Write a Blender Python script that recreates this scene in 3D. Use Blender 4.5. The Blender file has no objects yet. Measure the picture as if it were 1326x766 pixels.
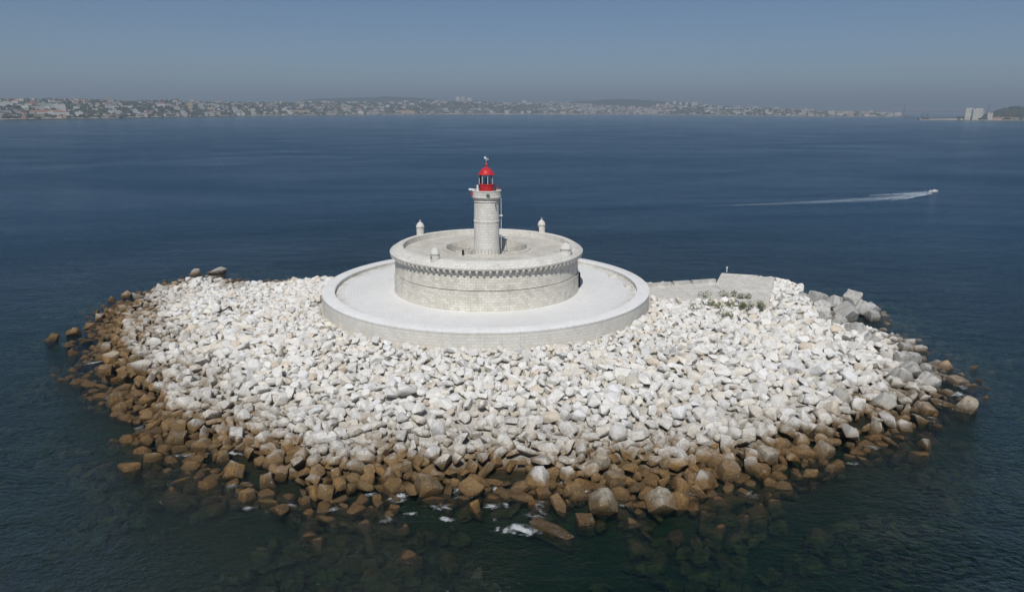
import bpy, bmesh, math, random
import numpy as np
from mathutils import Vector, Matrix, Euler
PI = math.pi
R = random.Random(7)
NR = np.random.RandomState(11)
S = bpy.context.scene
COL = S.collection

# ------------------------------------------------------------------ camera
CAM_Y, CAM_H, F, PITCH, YAW, ROLL = -130.71, 40.12, 895.97, 0.2624, 0.0373, 0.003
cd = bpy.data.cameras.new('camera'); cam = bpy.data.objects.new('camera', cd); COL.objects.link(cam)
cd.sensor_width = 36; cd.lens = F * 36 / 1326; cd.clip_start = 0.5; cd.clip_end = 90000
cam.matrix_world = (Matrix.Translation((0, CAM_Y, CAM_H)) @ Matrix.Rotation(-YAW, 4, 'Z')
                    @ Matrix.Rotation(PI/2 - PITCH, 4, 'X') @ Matrix.Rotation(ROLL, 4, 'Z'))
S.camera = cam
# ------------------------------------------------------------------ light
SUN_EL = math.radians(52); SUN_AZ = math.radians(180 + 10)      # azimuth from +Y towards +X
sdir = Vector((math.sin(SUN_AZ)*math.cos(SUN_EL), math.cos(SUN_AZ)*math.cos(SUN_EL), math.sin(SUN_EL)))
ld = bpy.data.lights.new('sun', 'SUN'); ld.energy = 3.75; ld.angle = math.radians(0.5); ld.color = (1, .965, .915)
sun = bpy.data.objects.new('sun', ld); COL.objects.link(sun)
sun.rotation_euler = sdir.to_track_quat('Z', 'Y').to_euler()
W = bpy.data.worlds.new('World'); S.world = W; W.use_nodes = True
wn = W.node_tree.nodes; wl = W.node_tree.links
bgn = next(n for n in wn if n.type == 'BACKGROUND')
sky = wn.new('ShaderNodeTexSky'); sky.sky_type = 'NISHITA'; sky.sun_disc = False
sky.sun_elevation = SUN_EL; sky.sun_rotation = SUN_AZ
sky.altitude = 0; sky.air_density = .75; sky.dust_density = .2; sky.ozone_density = 5.5
bgn.inputs['Strength'].default_value = 0.060
wl.new(sky.outputs[0], bgn.inputs[0])
S.view_settings.view_transform = 'Standard'; S.view_settings.look = 'None'
S.view_settings.exposure = 0; S.view_settings.gamma = 1; S.view_settings.use_curve_mapping = False
S.render.engine = 'CYCLES'
S.cycles.use_denoising = True
S.cycles.max_bounces = 6; S.cycles.diffuse_bounces = 3; S.cycles.glossy_bounces = 3
S.cycles.volume_bounces = 0; S.cycles.transparent_max_bounces = 12; S.cycles.transmission_bounces = 4
S.cycles.caustics_reflective = False; S.cycles.caustics_refractive = False

# ------------------------------------------------------------------ projection maths (only to find real positions)
cam_pos = np.array([0, CAM_Y, CAM_H])
MW = np.array(cam.matrix_world.to_3x3())
def unp(px, py, z=0.0):
    """world point at height z seen at photo pixel px, py"""
    d = MW @ np.array([(px-663)/F, -(py-383)/F, -1.0])
    t = (z - CAM_H) / d[2]
    p = cam_pos + t*d
    return float(p[0]), float(p[1])
def hor(u): return 142.26 + (u-663)*0.003
def azim(u): return math.atan((u-663)*math.cos(PITCH)/F)
def far(u, D, z=0.0):
    """point at photo column u and forward distance D"""
    a = azim(u); dist = D/math.cos(a); a += YAW
    return Vector((math.sin(a)*dist, CAM_Y + math.cos(a)*dist, z))
def rowz(u, y, D): return CAM_H + (hor(u)-y)*D/959.0

# ------------------------------------------------------------------ helpers
def tag(o, label=None, cat=None, group=None, kind=None):
    if label: o['label'] = label
    if cat: o['category'] = cat
    if group: o['group'] = group
    if kind: o['kind'] = kind
    return o
def empty(name, loc=(0, 0, 0), rz=0.0):
    o = bpy.data.objects.new(name, None); COL.objects.link(o); o.location = loc; o.rotation_euler = (0, 0, rz)
    o.empty_display_size = .2
    return o
class MB:
    def __init__(s): s.v = []; s.f = []; s.uv = []; s.mi = []; s.sm = []
    def face(s, idx, uv=None, mi=0, smooth=False):
        s.f.append(idx); s.uv.append(uv or [(0, 0)]*len(idx)); s.mi.append(mi); s.sm.append(smooth)
    def box(s, c, size, rot=None, mi=0, top=None):
        """box centred at c; top=(sx,sy) scales the top face"""
        hx, hy, hz = size[0]/2, size[1]/2, size[2]/2; b = len(s.v)
        m = rot if rot is not None else Matrix.Identity(3)
        tx, ty = top or (1, 1)
        for z in (-hz, hz):
            kx, ky = (tx, ty) if z > 0 else (1, 1)
            for x, y in ((-hx, -hy), (hx, -hy), (hx, hy), (-hx, hy)):
                s.v.append(tuple(Vector(c) + m @ Vector((x*kx, y*ky, z))))
        X, Y, Z = size
        s.face((b+3, b+2, b+1, b), [(0, 0), (X, 0), (X, Y), (0, Y)], mi)
        s.face((b+4, b+5, b+6, b+7), [(0, 0), (X, 0), (X, Y), (0, Y)], mi)
        for i in range(4):
            j = (i+1) % 4; w = X if i % 2 == 0 else Y
            s.face((b+i, b+j, b+4+j, b+4+i), [(0, 0), (w, 0), (w, Z), (0, Z)], mi)
        return s
    def lathe(s, prof, n=96, c=(0, 0), mi=0, a0=0.0, a1=2*PI, smooth=True, uvr=None, closed_profile=False):
        full = abs(a1-a0-2*PI) < 1e-6; b = len(s.v); m = len(prof); cols = n if full else n+1
        for i in range(cols):
            a = a0+(a1-a0)*i/n
            for r, z in prof: s.v.append((c[0]+r*math.cos(a), c[1]+r*math.sin(a), z))
        L = [0.0]
        for k in range(1, m): L.append(L[-1]+math.hypot(prof[k][0]-prof[k-1][0], prof[k][1]-prof[k-1][1]))
        rng = range(m if closed_profile else m-1)
        for i in range(n):
            i2 = (i+1) % cols
            for k in rng:
                k2 = (k+1) % m
                rr = uvr or max(prof[k][0], prof[k2][0])
                u0 = (a0+(a1-a0)*i/n)*rr; u1 = (a0+(a1-a0)*(i+1)/n)*rr
                l1 = L[k2] if k2 else L[-1]+1
                s.face((b+i*m+k, b+i2*m+k, b+i2*m+k2, b+i*m+k2), [(u0, L[k]), (u1, L[k]), (u1, l1), (u0, l1)], mi, smooth)
        return s
    def tube(s, p, q, r, n=8, mi=0, r2=None, cap=True):
        p = Vector(p); q = Vector(q); d = (q-p)
        if d.length < 1e-6: return s
        z = d.normalized(); x = z.orthogonal().normalized(); y = z.cross(x); b = len(s.v); r2 = r if r2 is None else r2
        for i in range(n):
            a = 2*PI*i/n; o = x*math.cos(a)+y*math.sin(a)
            s.v.append(tuple(p+o*r)); s.v.append(tuple(q+o*r2))
        for i in range(n):
            j = (i+1) % n; s.face((b+2*i, b+2*j, b+2*j+1, b+2*i+1), None, mi, True)
        if cap:
            s.face(tuple(b+2*i for i in reversed(range(n))), None, mi); s.face(tuple(b+2*i+1 for i in range(n)), None, mi)
        return s
    def prism(s, poly, z0, z1, mi=0):
        """poly: list of (x,y) counter-clockwise; z1 may be a list"""
        n = len(poly); b = len(s.v)
        zz = z1 if isinstance(z1, (list, tuple)) else [z1]*n
        for x, y in poly: s.v.append((x, y, z0))
        for (x, y), z in zip(poly, zz): s.v.append((x, y, z))
        s.face(tuple(b+i for i in reversed(range(n))), [(poly[i][0], poly[i][1]) for i in reversed(range(n))], mi)
        s.face(tuple(b+n+i for i in range(n)), [tuple(p) for p in poly], mi)
        for i in range(n):
            j = (i+1) % n; w = math.dist(poly[i], poly[j])
            s.face((b+i, b+j, b+n+j, b+n+i), [(0, z0), (w, z0), (w, zz[j]), (0, zz[i])], mi)
        return s
    def mesh(s, name):
        me = bpy.data.meshes.new(name); me.from_pydata(s.v, [], s.f); me.update()
        ul = me.uv_layers.new(name='UVMap'); flat = [c for f in s.uv for p in f for c in p]
        ul.data.foreach_set('uv', flat)
        me.polygons.foreach_set('material_index', s.mi); me.polygons.foreach_set('use_smooth', s.sm)
        return me
    def build(s, name, mats, parent=None, sharp=0.6):
        me = s.mesh(name)
        for m in (mats if isinstance(mats, (list, tuple)) else [mats]): me.materials.append(m)
        if sharp: me.set_sharp_from_angle(angle=sharp)
        o = bpy.data.objects.new(name, me); COL.objects.link(o)
        if parent: o.parent = parent
        return o
def np_mesh(name, V, T, mat, smooth=True, attrs=None):
    me = bpy.data.meshes.new(name); n = len(V); k = T.shape[1]; m = len(T)
    me.vertices.add(n); me.vertices.foreach_set('co', V.astype(np.float32).ravel())
    me.loops.add(m*k); me.loops.foreach_set('vertex_index', T.astype(np.int32).ravel())
    me.polygons.add(m); me.polygons.foreach_set('loop_start', np.arange(0, m*k, k, dtype=np.int32))
    me.update(calc_edges=True)
    me.polygons.foreach_set('use_smooth', np.full(m, smooth))
    for an, arr in (attrs or {}).items():
        a = me.attributes.new(an, 'FLOAT_COLOR', 'POINT'); a.data.foreach_set('color', arr.astype(np.float32).ravel())
    me.materials.append(mat); me.update()
    return me

# ------------------------------------------------------------------ material toolkit
class MT:
    def __init__(s, name):
        s.m = bpy.data.materials.new(name); s.m.use_nodes = True; s.t = s.m.node_tree
        s.t.nodes.clear(); s.out = s.t.nodes.new('ShaderNodeOutputMaterial')
    def n(s, typ, **kw):
        nd = s.t.nodes.new('ShaderNode'+typ)
        for k, v in kw.items():
            if k.startswith('_'): setattr(nd, k[1:], v)
            else: s.put(nd.inputs[k.replace('~', ' ')], v)
        return nd
    def put(s, sock, v):
        if hasattr(v, 'is_output') or isinstance(v, bpy.types.NodeSocket): s.t.links.new(v, sock)
        else: sock.default_value = v
    def noise(s, vec, scale, detail=4, rough=.55, dist=0):
        nd = s.n('TexNoise', Scale=scale, Detail=detail, Roughness=rough, Distortion=dist); s.put(nd.inputs['Vector'], vec)
        return nd.outputs['Fac']
    def pos(s): return s.n('NewGeometry').outputs['Position']
    def obj(s): return s.n('TexCoord').outputs['Object']
    def uv(s): return s.n('TexCoord').outputs['UV']
    def scale(s, vec, v3):
        nd = s.n('VectorMath', _operation='MULTIPLY'); s.put(nd.inputs[0], vec); nd.inputs[1].default_value = v3; return nd.outputs[0]
    def ramp(s, fac, stops, interp='LINEAR'):
        nd = s.n('ValToRGB'); s.put(nd.inputs[0], fac); cr = nd.color_ramp; cr.interpolation = interp
        while len(cr.elements) < len(stops): cr.elements.new(.5)
        for e, (p, c) in zip(cr.elements, stops):
            e.position = p; e.color = c if len(c) == 4 else (*c, 1)
        return nd.outputs[0]
    def mix(s, fac, a, b, mode='MIX'):
        nd = s.t.nodes.new('ShaderNodeMix'); nd.data_type = 'RGBA'; nd.blend_type = mode
        s.put(nd.inputs[0], fac)
        for sock, v in ((nd.inputs[6], a), (nd.inputs[7], b)):
            if isinstance(v, tuple) and len(v) == 3: v = (*v, 1)
            s.put(sock, v)
        return nd.outputs[2]
    def math(s, op, a, b=0.0, clamp=False):
        nd = s.n('Math', _operation=op, _use_clamp=clamp); s.put(nd.inputs[0], a); s.put(nd.inputs[1], b); return nd.outputs[0]
    def mapr(s, v, a, b, c=0.0, d=1.0):
        nd = s.n('MapRange'); s.put(nd.inputs[0], v)
        for i, x in enumerate((a, b, c, d)): s.put(nd.inputs[i+1], x)
        return nd.outputs[0]
    def bump(s, h, strength=.4, dist=.1, normal=None):
        nd = s.n('Bump', Strength=strength, Distance=dist, Height=h)
        if normal is not None: s.put(nd.inputs['Normal'], normal)
        return nd.outputs[0]
    def bsdf(s, col, rough=.8, normal=None, metal=0, spec=.3, **kw):
        nd = s.n('BsdfPrincipled')
        if isinstance(col, tuple) and len(col) == 3: col = (*col, 1)
        s.put(nd.inputs['Base Color'], col); s.put(nd.inputs['Roughness'], rough); s.put(nd.inputs['Metallic'], metal)
        s.put(nd.inputs['Specular IOR Level'], spec)
        if normal is not None: s.put(nd.inputs['Normal'], normal)
        for k, v in kw.items(): s.put(nd.inputs[k.replace('_', ' ')], v)
        s.t.links.new(nd.outputs[0], s.out.inputs[0]); return nd
def plain(name, col, rough=.6, metal=0, var=.12, scale=3.0, spec=.3):
    m = MT(name); f = m.noise(m.obj(), scale, 5)
    c = m.mix(m.mapr(f, .3, .7), tuple(x*(1-var) for x in col), tuple(min(1, x*(1+var)) for x in col))
    m.bsdf(c, rough, None, metal, spec); return m.m
def masonry(name, c1, c2, mortar, bw, bh, stain=(.30, .28, .24), amt=.5, msize=.03, bump=.5):
    m = MT(name); uv = m.uv(); p = m.pos()
    wob = m.n('VectorMath', _operation='ADD'); m.put(wob.inputs[0], uv)
    m.put(wob.inputs[1], m.scale(m.n('TexNoise', Scale=.6, Detail=2.0, Vector=p).outputs['Color'], (.12, .12, 0)))
    b = m.n('TexBrick', _offset=.5, Scale=1.0, Color1=(*c1, 1), Color2=(*c2, 1), Mortar=(*mortar, 1))
    b.inputs['Mortar Size'].default_value = msize; b.inputs['Mortar Smooth'].default_value = .3
    b.inputs['Bias'].default_value = -.12; b.inputs['Brick Width'].default_value = bw; b.inputs['Row Height'].default_value = bh
    m.put(b.inputs['Vector'], wob.outputs[0])
    big = m.noise(p, .35, 5, .6); fine = m.noise(p, 4.5, 6, .7)
    streak = m.noise(m.scale(p, (1.1, 1.1, .16)), 1.0, 5, .65)
    c = m.mix(m.mapr(big, .35, .7, 0, .45), b.outputs['Color'], tuple(x*.80 for x in c2))
    c = m.mix(m.mapr(streak, .53, .70, 0, amt), c, stain)
    blot = m.noise(p, 1.3, 6, .75)
    c = m.mix(m.mapr(blot, .56, .68, 0, .45), c, tuple(x*.70 for x in c2)); c = m.mix(m.mapr(blot, .42, .30, 0, .4), c, tuple(min(.85, x*1.14) for x in c1))
    c = m.mix(m.mapr(fine, .6, .78, 0, .5), c, tuple(x*.62 for x in c2))
    h = m.math('ADD', m.math('MULTIPLY', b.outputs['Fac'], -1.0), m.math('MULTIPLY', fine, .8))
    m.bsdf(c, .9, m.bump(h, bump, .05), 0, .15); return m.m

CREAM1, CREAM2 = (.66, .62, .53), (.47, .435, .36)
M_fort = masonry('fort_masonry', (.78, .75, .67), (.61, .58, .50), (.36, .335, .28), .95, .46, amt=.32, msize=.02)
M_tower = masonry('tower_masonry', (.82, .80, .74), (.72, .70, .635), (.48, .46, .41), .85, .5, amt=.28, msize=.02)
M_para = masonry('parapet_stone', (.74, .72, .67), (.65, .63, .57), (.44, .42, .37), 1.3, .62, amt=.3, msize=.024)
M_ringface = masonry('round_wall_blocks', (.76, .745, .69), (.68, .655, .59), (.46, .44, .39), .95, .48, amt=.22, msize=.018)
M_coping = masonry('coping_stone', (.80, .80, .785), (.77, .765, .745), (.58, .575, .55), 1.1, 3.0, amt=.15, msize=.02, bump=.2)
def m_terrace():
    m = MT('terrace_stone'); p = m.pos()
    big = m.noise(p, .3, 6, .65); f = m.noise(p, 3, 6, .7); mid = m.noise(p, 1.1, 5, .7)
    c = m.mix(m.mapr(big, .35, .65), (.50, .475, .42), (.63, .605, .545))
    c = m.mix(m.mapr(mid, .5, .7, 0, .55), c, (.34, .32, .27)); c = m.mix(m.mapr(f, .58, .75, 0, .5), c, (.30, .285, .24))
    m.bsdf(c, .95, m.bump(f, .4, .05), 0, .1); return m.m
M_terr = m_terrace()
def m_platform():
    m = MT('platform_paving'); p = m.pos()
    sx = m.n('SeparateXYZ'); m.put(sx.inputs[0], p)
    rad = m.n('VectorMath', _operation='LENGTH'); m.put(rad.inputs[0], m.scale(p, (1, 1, 0)))
    ang = m.math('ARCTAN2', sx.outputs[1], sx.outputs[0])
    cx = m.n('CombineXYZ'); m.put(cx.inputs[0], m.math('MULTIPLY', ang, 24.0)); m.put(cx.inputs[1], rad.outputs['Value'])
    b = m.n('TexBrick', Scale=1.0, Color1=(.765, .77, .765, 1), Color2=(.72, .72, .71, 1), Mortar=(.50, .50, .48, 1), Vector=cx.outputs[0])
    b.inputs['Mortar Size'].default_value = .02; b.inputs['Brick Width'].default_value = 1.0; b.inputs['Row Height'].default_value = .6
    big = m.noise(p, .22, 6, .7); f = m.noise(p, 2.2, 6, .75)
    c = m.mix(m.mapr(big, .42, .7, 0, .5), b.outputs['Color'], (.71, .71, .69))
    c = m.mix(m.mapr(f, .58, .72, 0, .5), c, (.60, .59, .56)); spot = m.noise(p, .75, 6, .8)
    c = m.mix(m.mapr(spot, .55, .68, 0, .55), c, (.56, .55, .51)); patchy = m.noise(p, .12, 4, .6); c = m.mix(m.mapr(patchy, .44, .62, 0, .35), c, (.62, .615, .59))
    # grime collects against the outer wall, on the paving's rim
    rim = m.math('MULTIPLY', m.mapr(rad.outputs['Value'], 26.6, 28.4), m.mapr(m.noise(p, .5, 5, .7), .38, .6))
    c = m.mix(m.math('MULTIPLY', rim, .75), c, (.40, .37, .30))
    m.bsdf(c, .9, m.bump(f, .15, .03), 0, .15); return m.m
M_plat = m_platform()
def m_concrete(name='weathered_concrete', a=(.40, .39, .365), b=(.54, .53, .50)):
    m = MT(name); p = m.pos(); f = m.noise(p, .8, 6, .65); g = m.noise(p, 5, 6, .7)
    st = m.noise(m.scale(p, (2.0, 2.0, .25)), 1, 5, .6)
    c = m.mix(m.mapr(f, .35, .65), a, b); c = m.mix(m.mapr(st, .52, .7, 0, .6), c, tuple(x*.55 for x in a))
    pl2 = m.noise(p, .35, 5, .7); c = m.mix(m.mapr(pl2, .52, .66, 0, .55), c, tuple(min(.8, x*1.22) for x in b)); c = m.mix(m.mapr(g, .57, .7, 0, .5), c, tuple(x*.7 for x in a))
    m.bsdf(c, .9, m.bump(g, .4, .04), 0, .15); return m.m
M_conc = m_concrete()
M_slab = m_concrete('landing_concrete', (.52, .50, .45), (.64, .62, .57))

def rockmat(name, tone_src, concrete=False):
    """stone tinted per rock; tide stain follows height above the water"""
    m = MT(name); p = m.pos()
    at = m.t.nodes.new('ShaderNodeAttribute'); at.attribute_name = 'tint'; at.attribute_type = tone_src
    base = at.outputs['Color']
    sep = m.n('SeparateXYZ'); m.put(sep.inputs[0], p); z = sep.outputs[2]
    n1 = m.noise(p, .9, 5, .6); n2 = m.noise(p, 3.2, 6, .7); n3 = m.noise(p, .12, 3, .5); n4 = m.noise(p, 9, 5, .7)
    c = m.mix(m.mapr(n1, .5, .7, 0, .45), base, m.mix(1.0, base, (.80, .76, .68), 'MULTIPLY'))
    c = m.mix(m.mapr(n2, .56, .70, 0, .42), c, m.mix(1.0, base, (.66, .62, .54), 'MULTIPLY'))
    c = m.mix(m.mapr(n4, .60, .76, 0, .3), c, m.mix(1.0, base, (.50, .47, .40), 'MULTIPLY'))
    # rusty lichen patches
    n5 = m.noise(p, .55, 4, .6)
    c = m.mix(m.mapr(n5, .66, .74, 0, .5), c, (.52, .37, .23))
    # splash zone: grey-brown, then ochre weed, then green-brown under water. real tide staining by level
    # the stain climbs higher on the exposed west (-x) and south (-y) shores
    ex = m.mapr(sep.outputs[1], -10, -60, 0, .95); ex2 = m.math('MULTIPLY', m.mapr(sep.outputs[0], -30, -70, 0, 1.1), m.mapr(sep.outputs[1], 25, -15)); ex3 = m.mapr(sep.outputs[0], 20, 60, 0, .65)
    lvl = m.math('ADD', z, m.math('MULTIPLY', m.math('SUBTRACT', n1, .5), 2.2))
    lvl = m.math('ADD', lvl, m.math('MULTIPLY', m.math('SUBTRACT', n3, .5), 1.5))
    lvl = m.math('ADD', m.math('SUBTRACT', m.math('SUBTRACT', lvl, ex), ex2), ex3)
    grey = (.37, .33, .265) if not concrete else (.33, .31, .26)
    c = m.mix(m.math('MULTIPLY', m.mapr(lvl, 2.3, .9, 0, 1), m.mapr(n2, .30, .62, .25, 1)), c, grey)
    och = m.mix(m.mapr(n2, .35, .65), (.14, .075, .022), (.42, .245, .075))
    isl = m.n('NewGeometry').outputs['Random Per Island']; oi = m.n('ObjectInfo').outputs['Random']
    rnd = m.math('FRACT', m.math('ADD', isl, oi))
    och = m.mix(m.mapr(rnd, 0, 1, .15, .75), och, m.ramp(rnd, [(0, (.36, .19, .055)), (.2, (.11, .06, .024)), (.4, (.30, .21, .12)), (.6, (.05, .034, .018)), (.8, (.24, .15, .06)), (1, (.09, .07, .03))]))
    och = m.mix(m.mapr(n4, .48, .68, 0, .8), och, (.045, .032, .017)); och = m.mix(m.mapr(n2, .42, .30, 0, .6), och, (.42, .36, .27))
    c = m.mix(m.mapr(lvl, 1.05, .2, 0, .95), c, och)
    c = m.mix(m.mapr(m.math('ADD', z, m.math('MULTIPLY', n1, .6)), .1, -.5), c, m.mix(m.mapr(n1, .4, .65), (.075, .085, .025), (.26, .22, .075)))
    c = m.mix(m.mapr(m.math('ADD', z, m.math('MULTIPLY', m.math('SUBTRACT', n2, .5), .8)), .95, .3, 0, .8), c, m.mix(1.0, c, (.38, .36, .33), 'MULTIPLY'))      # the band the waves keep wet
    if concrete:
        sk = m.noise(m.scale(m.obj(), (2.2, 2.2, .35)), 1.0, 5, .7); c = m.mix(m.mapr(sk, .52, .62, 0, .6), c, (.13, .125, .11)); c = m.mix(m.mapr(n2, .40, .30, 0, .6), c, (.60, .59, .56))
    rough = m.mapr(z, .3, .9, .28, .92)
    h = m.math('ADD', m.math('MULTIPLY', n2, 1.0), m.math('MULTIPLY', n4, .45))
    m.bsdf(c, rough, m.bump(h, .9, .28), 0, .25); return m.m
M_rock = rockmat('limestone_boulder', 'OBJECT'); M_rockmass = rockmat('limestone_rubble', 'GEOMETRY')
M_block = rockmat('concrete_block_stone', 'OBJECT', True)

def m_water():
    m = MT('sea_water'); p = m.pos()
    cd_ = m.n('CameraData')  # camera distance node, unused and removed again
    m.t.nodes.remove(cd_)
    q = m.scale(p, (.55, 1.0, 1.0))
    w1 = m.noise(q, .22, 6, .62, .6); w2 = m.noise(m.scale(p, (1, 1.5, 1)), 1.3, 5, .6, .4); sw = m.noise(m.scale(p, (.35, 1, 1)), .035, 3, .5, .8)
    patch = m.noise(m.scale(p, (.55, 1, 1)), .0045, 6, .62, 2.2)
    h = m.math('ADD', m.math('MULTIPLY', w1, 1.0), m.math('MULTIPLY', w2, .42)); h = m.math('ADD', h, m.math('MULTIPLY', sw, 1.6))
    st = m.mapr(patch, .38, .62, .45, 1.0)
    bn = m.n('Bump', Distance=1.5, Height=h); m.put(bn.inputs['Strength'], st); nrm = bn.outputs[0]
    fr = m.n('Fresnel', IOR=1.33); m.put(fr.inputs['Normal'], nrm)
    gl = m.n('BsdfGlossy', Color=(.74, .90, 1, 1)); m.put(gl.inputs['Roughness'], .12); m.put(gl.inputs['Normal'], nrm)
    tr = m.n('BsdfTransparent', Color=(1, 1, 1, 1))
    df = m.n('BsdfDiffuse'); far_ = m.n('VectorMath', _operation='DISTANCE'); m.put(far_.inputs[0], p); far_.inputs[1].default_value = (0, -75, 0)
    angle_mix = m.mapr(far_.outputs['Value'], 60, 260)      # greenish shallows, then bluer outward: painted-in sky reflection of flatter view angles
    m.put(df.inputs['Color'], m.mix(angle_mix, (.001, .013, .014), m.mix(m.mapr(patch, .38, .62), (.000, .085, .225), (.000, .120, .285))))
    # light scattered back out of the sea water itself
    body = m.n('MixShader'); m.put(body.inputs[0], WATER_BODY); m.t.links.new(tr.outputs[0], body.inputs[1]); m.t.links.new(df.outputs[0], body.inputs[2])
    mx = m.n('MixShader'); m.put(mx.inputs[0], fr.outputs[0]); m.t.links.new(body.outputs[0], mx.inputs[1]); m.t.links.new(gl.outputs[0], mx.inputs[2])
    m.t.links.new(mx.outputs[0], m.out.inputs['Surface'])
    va = m.n('VolumeAbsorption', Color=(.0, .64, .40, 1), Density=.33)
    m.t.links.new(va.outputs[0], m.out.inputs['Volume'])
    return m.m
WATER_BODY = .24
M_water = m_water()

# ------------------------------------------------------------------ island outline and height
ZW, ZF = 7.7, 6.95          # wall top, platform floor
shore_px = [(128, 465), (150, 505), (190, 560), (262, 592), (330, 622), (420, 645), (540, 640), (640, 628), (760, 645), (870, 645),
            (990, 612), (1080, 582), (1150, 552), (1200, 520), (1222, 495), (1185, 455), (1135, 420), (1125, 396)]
shore = [unp(a, b, 0) for a, b in shore_px]
back_px = [(1060, 377, 2), (1005, 364, 3.5), (935, 352, 4.5), (843, 352, 4), (640, 345, 4), (430, 354, 2.5), (325, 357, 2.2), (290, 357, .5), (243, 363, .3), (188, 382, .2), (150, 402, .2), (138, 430, .2)]
for a, b, z in back_px:
    x, y = unp(a, b, z); r = math.hypot(x, y); k = 1+(1.5+z*.9)/r
    if a in (843, 640): x, y = (40, 24) if a == 843 else (0, 38); k = 1
    shore.append((x*k, y*k))
SH = np.array(shore)
def sdist(P):
    """signed distance to the shoreline: positive inside"""
    P = np.atleast_2d(P); A = SH; B = np.roll(SH, -1, 0); best = np.full(len(P), 1e9); ins = np.zeros(len(P), bool)
    for a, b in zip(A, B):
        ab = b-a; t = np.clip(((P-a) @ ab)/(ab @ ab), 0, 1); d = np.linalg.norm(P-(a+t[:, None]*ab), axis=1); best = np.minimum(best, d)
        c = ((a[1] > P[:, 1]) != (b[1] > P[:, 1]))
        with np.errstate(divide='ignore', invalid='ignore'):
            xx = (b[0]-a[0])*(P[:, 1]-a[1])/(b[1]-a[1])+a[0]
        ins ^= c & (P[:, 0] < xx)
    return np.where(ins, best, -best)
RIN = 31.0
qf = [np.array(unp(a, c, 5.0)) for a, c in ((840, 386), (905, 386.5), (958, 386.5), (997, 383.5), (1003.5, 360))]; QF = list(zip(qf[:-1], qf[1:]))
def height(P):
    P = np.atleast_2d(P); d = sdist(P); dw = np.maximum(np.linalg.norm(P, axis=1)-RIN, 0)
    t = np.clip(d/(np.abs(d)+dw+1e-6), 0, 1); z = 5.15*(.40*t**.65+.60*t**1.35)
    wob = .35*np.sin(P[:, 0]*.23+1.3)*np.sin(P[:, 1]*.19+.4)+.22*np.sin(P[:, 0]*.51+P[:, 1]*.37)
    z = z+wob*np.clip(d/8, 0, 1)*np.clip(dw/4, 0, 1)
    for a, b in QF:
        ab = b-a; tq = np.clip(((P-a) @ ab)/(ab @ ab), 0, 1); dq = np.linalg.norm(P-(a+tq[:, None]*ab), axis=1); z = np.maximum(z, np.where(d > 1, 4.75-.33*dq, -9))
    out = -.45*(1-np.exp(d/4.0))+d*.09
    z = np.where(d > 0, z, np.maximum(out, -11.0))
    return z
# ground sheet of the island, running on down to the seabed
xs = np.linspace(-190, 190, 191); ys = np.linspace(-150, 150, 151)
GX, GY = np.meshgrid(xs, ys); P2 = np.stack([GX.ravel(), GY.ravel()], 1); dg = sdist(P2); Z = height(P2)-.35-.75*np.clip((7-dg)/6, 0, 1)
Z = Z+NR.uniform(-.12, .12, len(Z)); nx = len(xs); ny = len(ys)
ii, jj = np.meshgrid(np.arange(nx-1), np.arange(ny-1)); k0 = (jj*nx+ii).ravel()
Q = np.stack([k0, k0+1, k0+nx+1, k0+nx], 1)
def m_ground():
    m = MT('island_rubble_ground'); p = m.pos(); sep = m.n('SeparateXYZ'); m.put(sep.inputs[0], p)
    n1 = m.noise(p, 1.6, 6, .7); n2 = m.noise(p, .3, 4, .6)
    c = m.mix(m.mapr(n1, .35, .65), (.40, .375, .32), (.62, .59, .52))
    lv = m.math('ADD', sep.outputs[2], m.math('MULTIPLY', m.math('SUBTRACT', n2, .5), 1.5))
    c = m.mix(m.mapr(lv, 1.2, .2), c, (.10, .065, .03)); c = m.mix(m.mapr(lv, -.6, -2), c, (.040, .048, .020))
    m.bsdf(c, .9, m.bump(n1, .7, .3), 0, .2); return m.m
me = np_mesh('island_ground', np.column_stack([P2, Z]), Q, m_ground())
og = bpy.data.objects.new('ground', me); COL.objects.link(og); tag(og, kind='structure')
BIG = 32000.0
b = MB(); b.v = [(-BIG, -BIG, -11.6), (BIG, -BIG, -11.6), (BIG, BIG, -11.6), (-BIG, BIG, -11.6)]; b.face((0, 1, 2, 3))
tag(b.build('seabed', plain('seabed_silt', (.03, .04, .03), .9, scale=.05)), kind='structure')
b = MB(); b.box((0, 0, -6.5), (2*BIG-20, 2*BIG-20, 13)); sea = b.build('sea', M_water); tag(sea, kind='structure')

# haze: one closed box round camera and scene
def m_haze():
    m = MT('haze_air'); pv = m.n('VolumePrincipled', Color=(.62, .75, .87, 1), Density=HAZE_D, Anisotropy=.1)
    m.t.links.new(pv.outputs[0], m.out.inputs['Volume']); return m.m
HAZE_D = 1.65e-4
b = MB(); b.box((0, 0, 193), (2*BIG+200, 2*BIG+200, 414)); hz = b.build('haze', m_haze()); tag(hz, kind='stuff')

# ------------------------------------------------------------------ platform, round wall
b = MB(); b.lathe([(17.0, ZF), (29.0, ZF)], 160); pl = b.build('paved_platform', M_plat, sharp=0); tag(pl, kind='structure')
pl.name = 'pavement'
rw = empty('round_wall', (0, 0, 2.0)); tag(rw, 'low circular stone wall ringing the white paved platform around the fort', 'wall')
def part(mb, name, mats, par, sharp=.6):
    """mesh in world coordinates, parented to an empty that may sit off the origin"""
    o = mb.build(name, mats, par, sharp); o.matrix_parent_inverse = par.matrix_world.inverted() if False else Matrix.Translation(-Vector(par.location)) if par.rotation_euler.z == 0 else (Matrix.Translation(par.location) @ Matrix.Rotation(par.rotation_euler.z, 4, 'Z')).inverted()
    return o
b = MB(); b.lathe([(31.25, 1.5), (31.0, ZW-.32)], 192); b.lathe([(28.75, ZW-.30), (28.75, ZF-.4)], 192); part(b, 'blockwork', M_ringface, rw)
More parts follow.
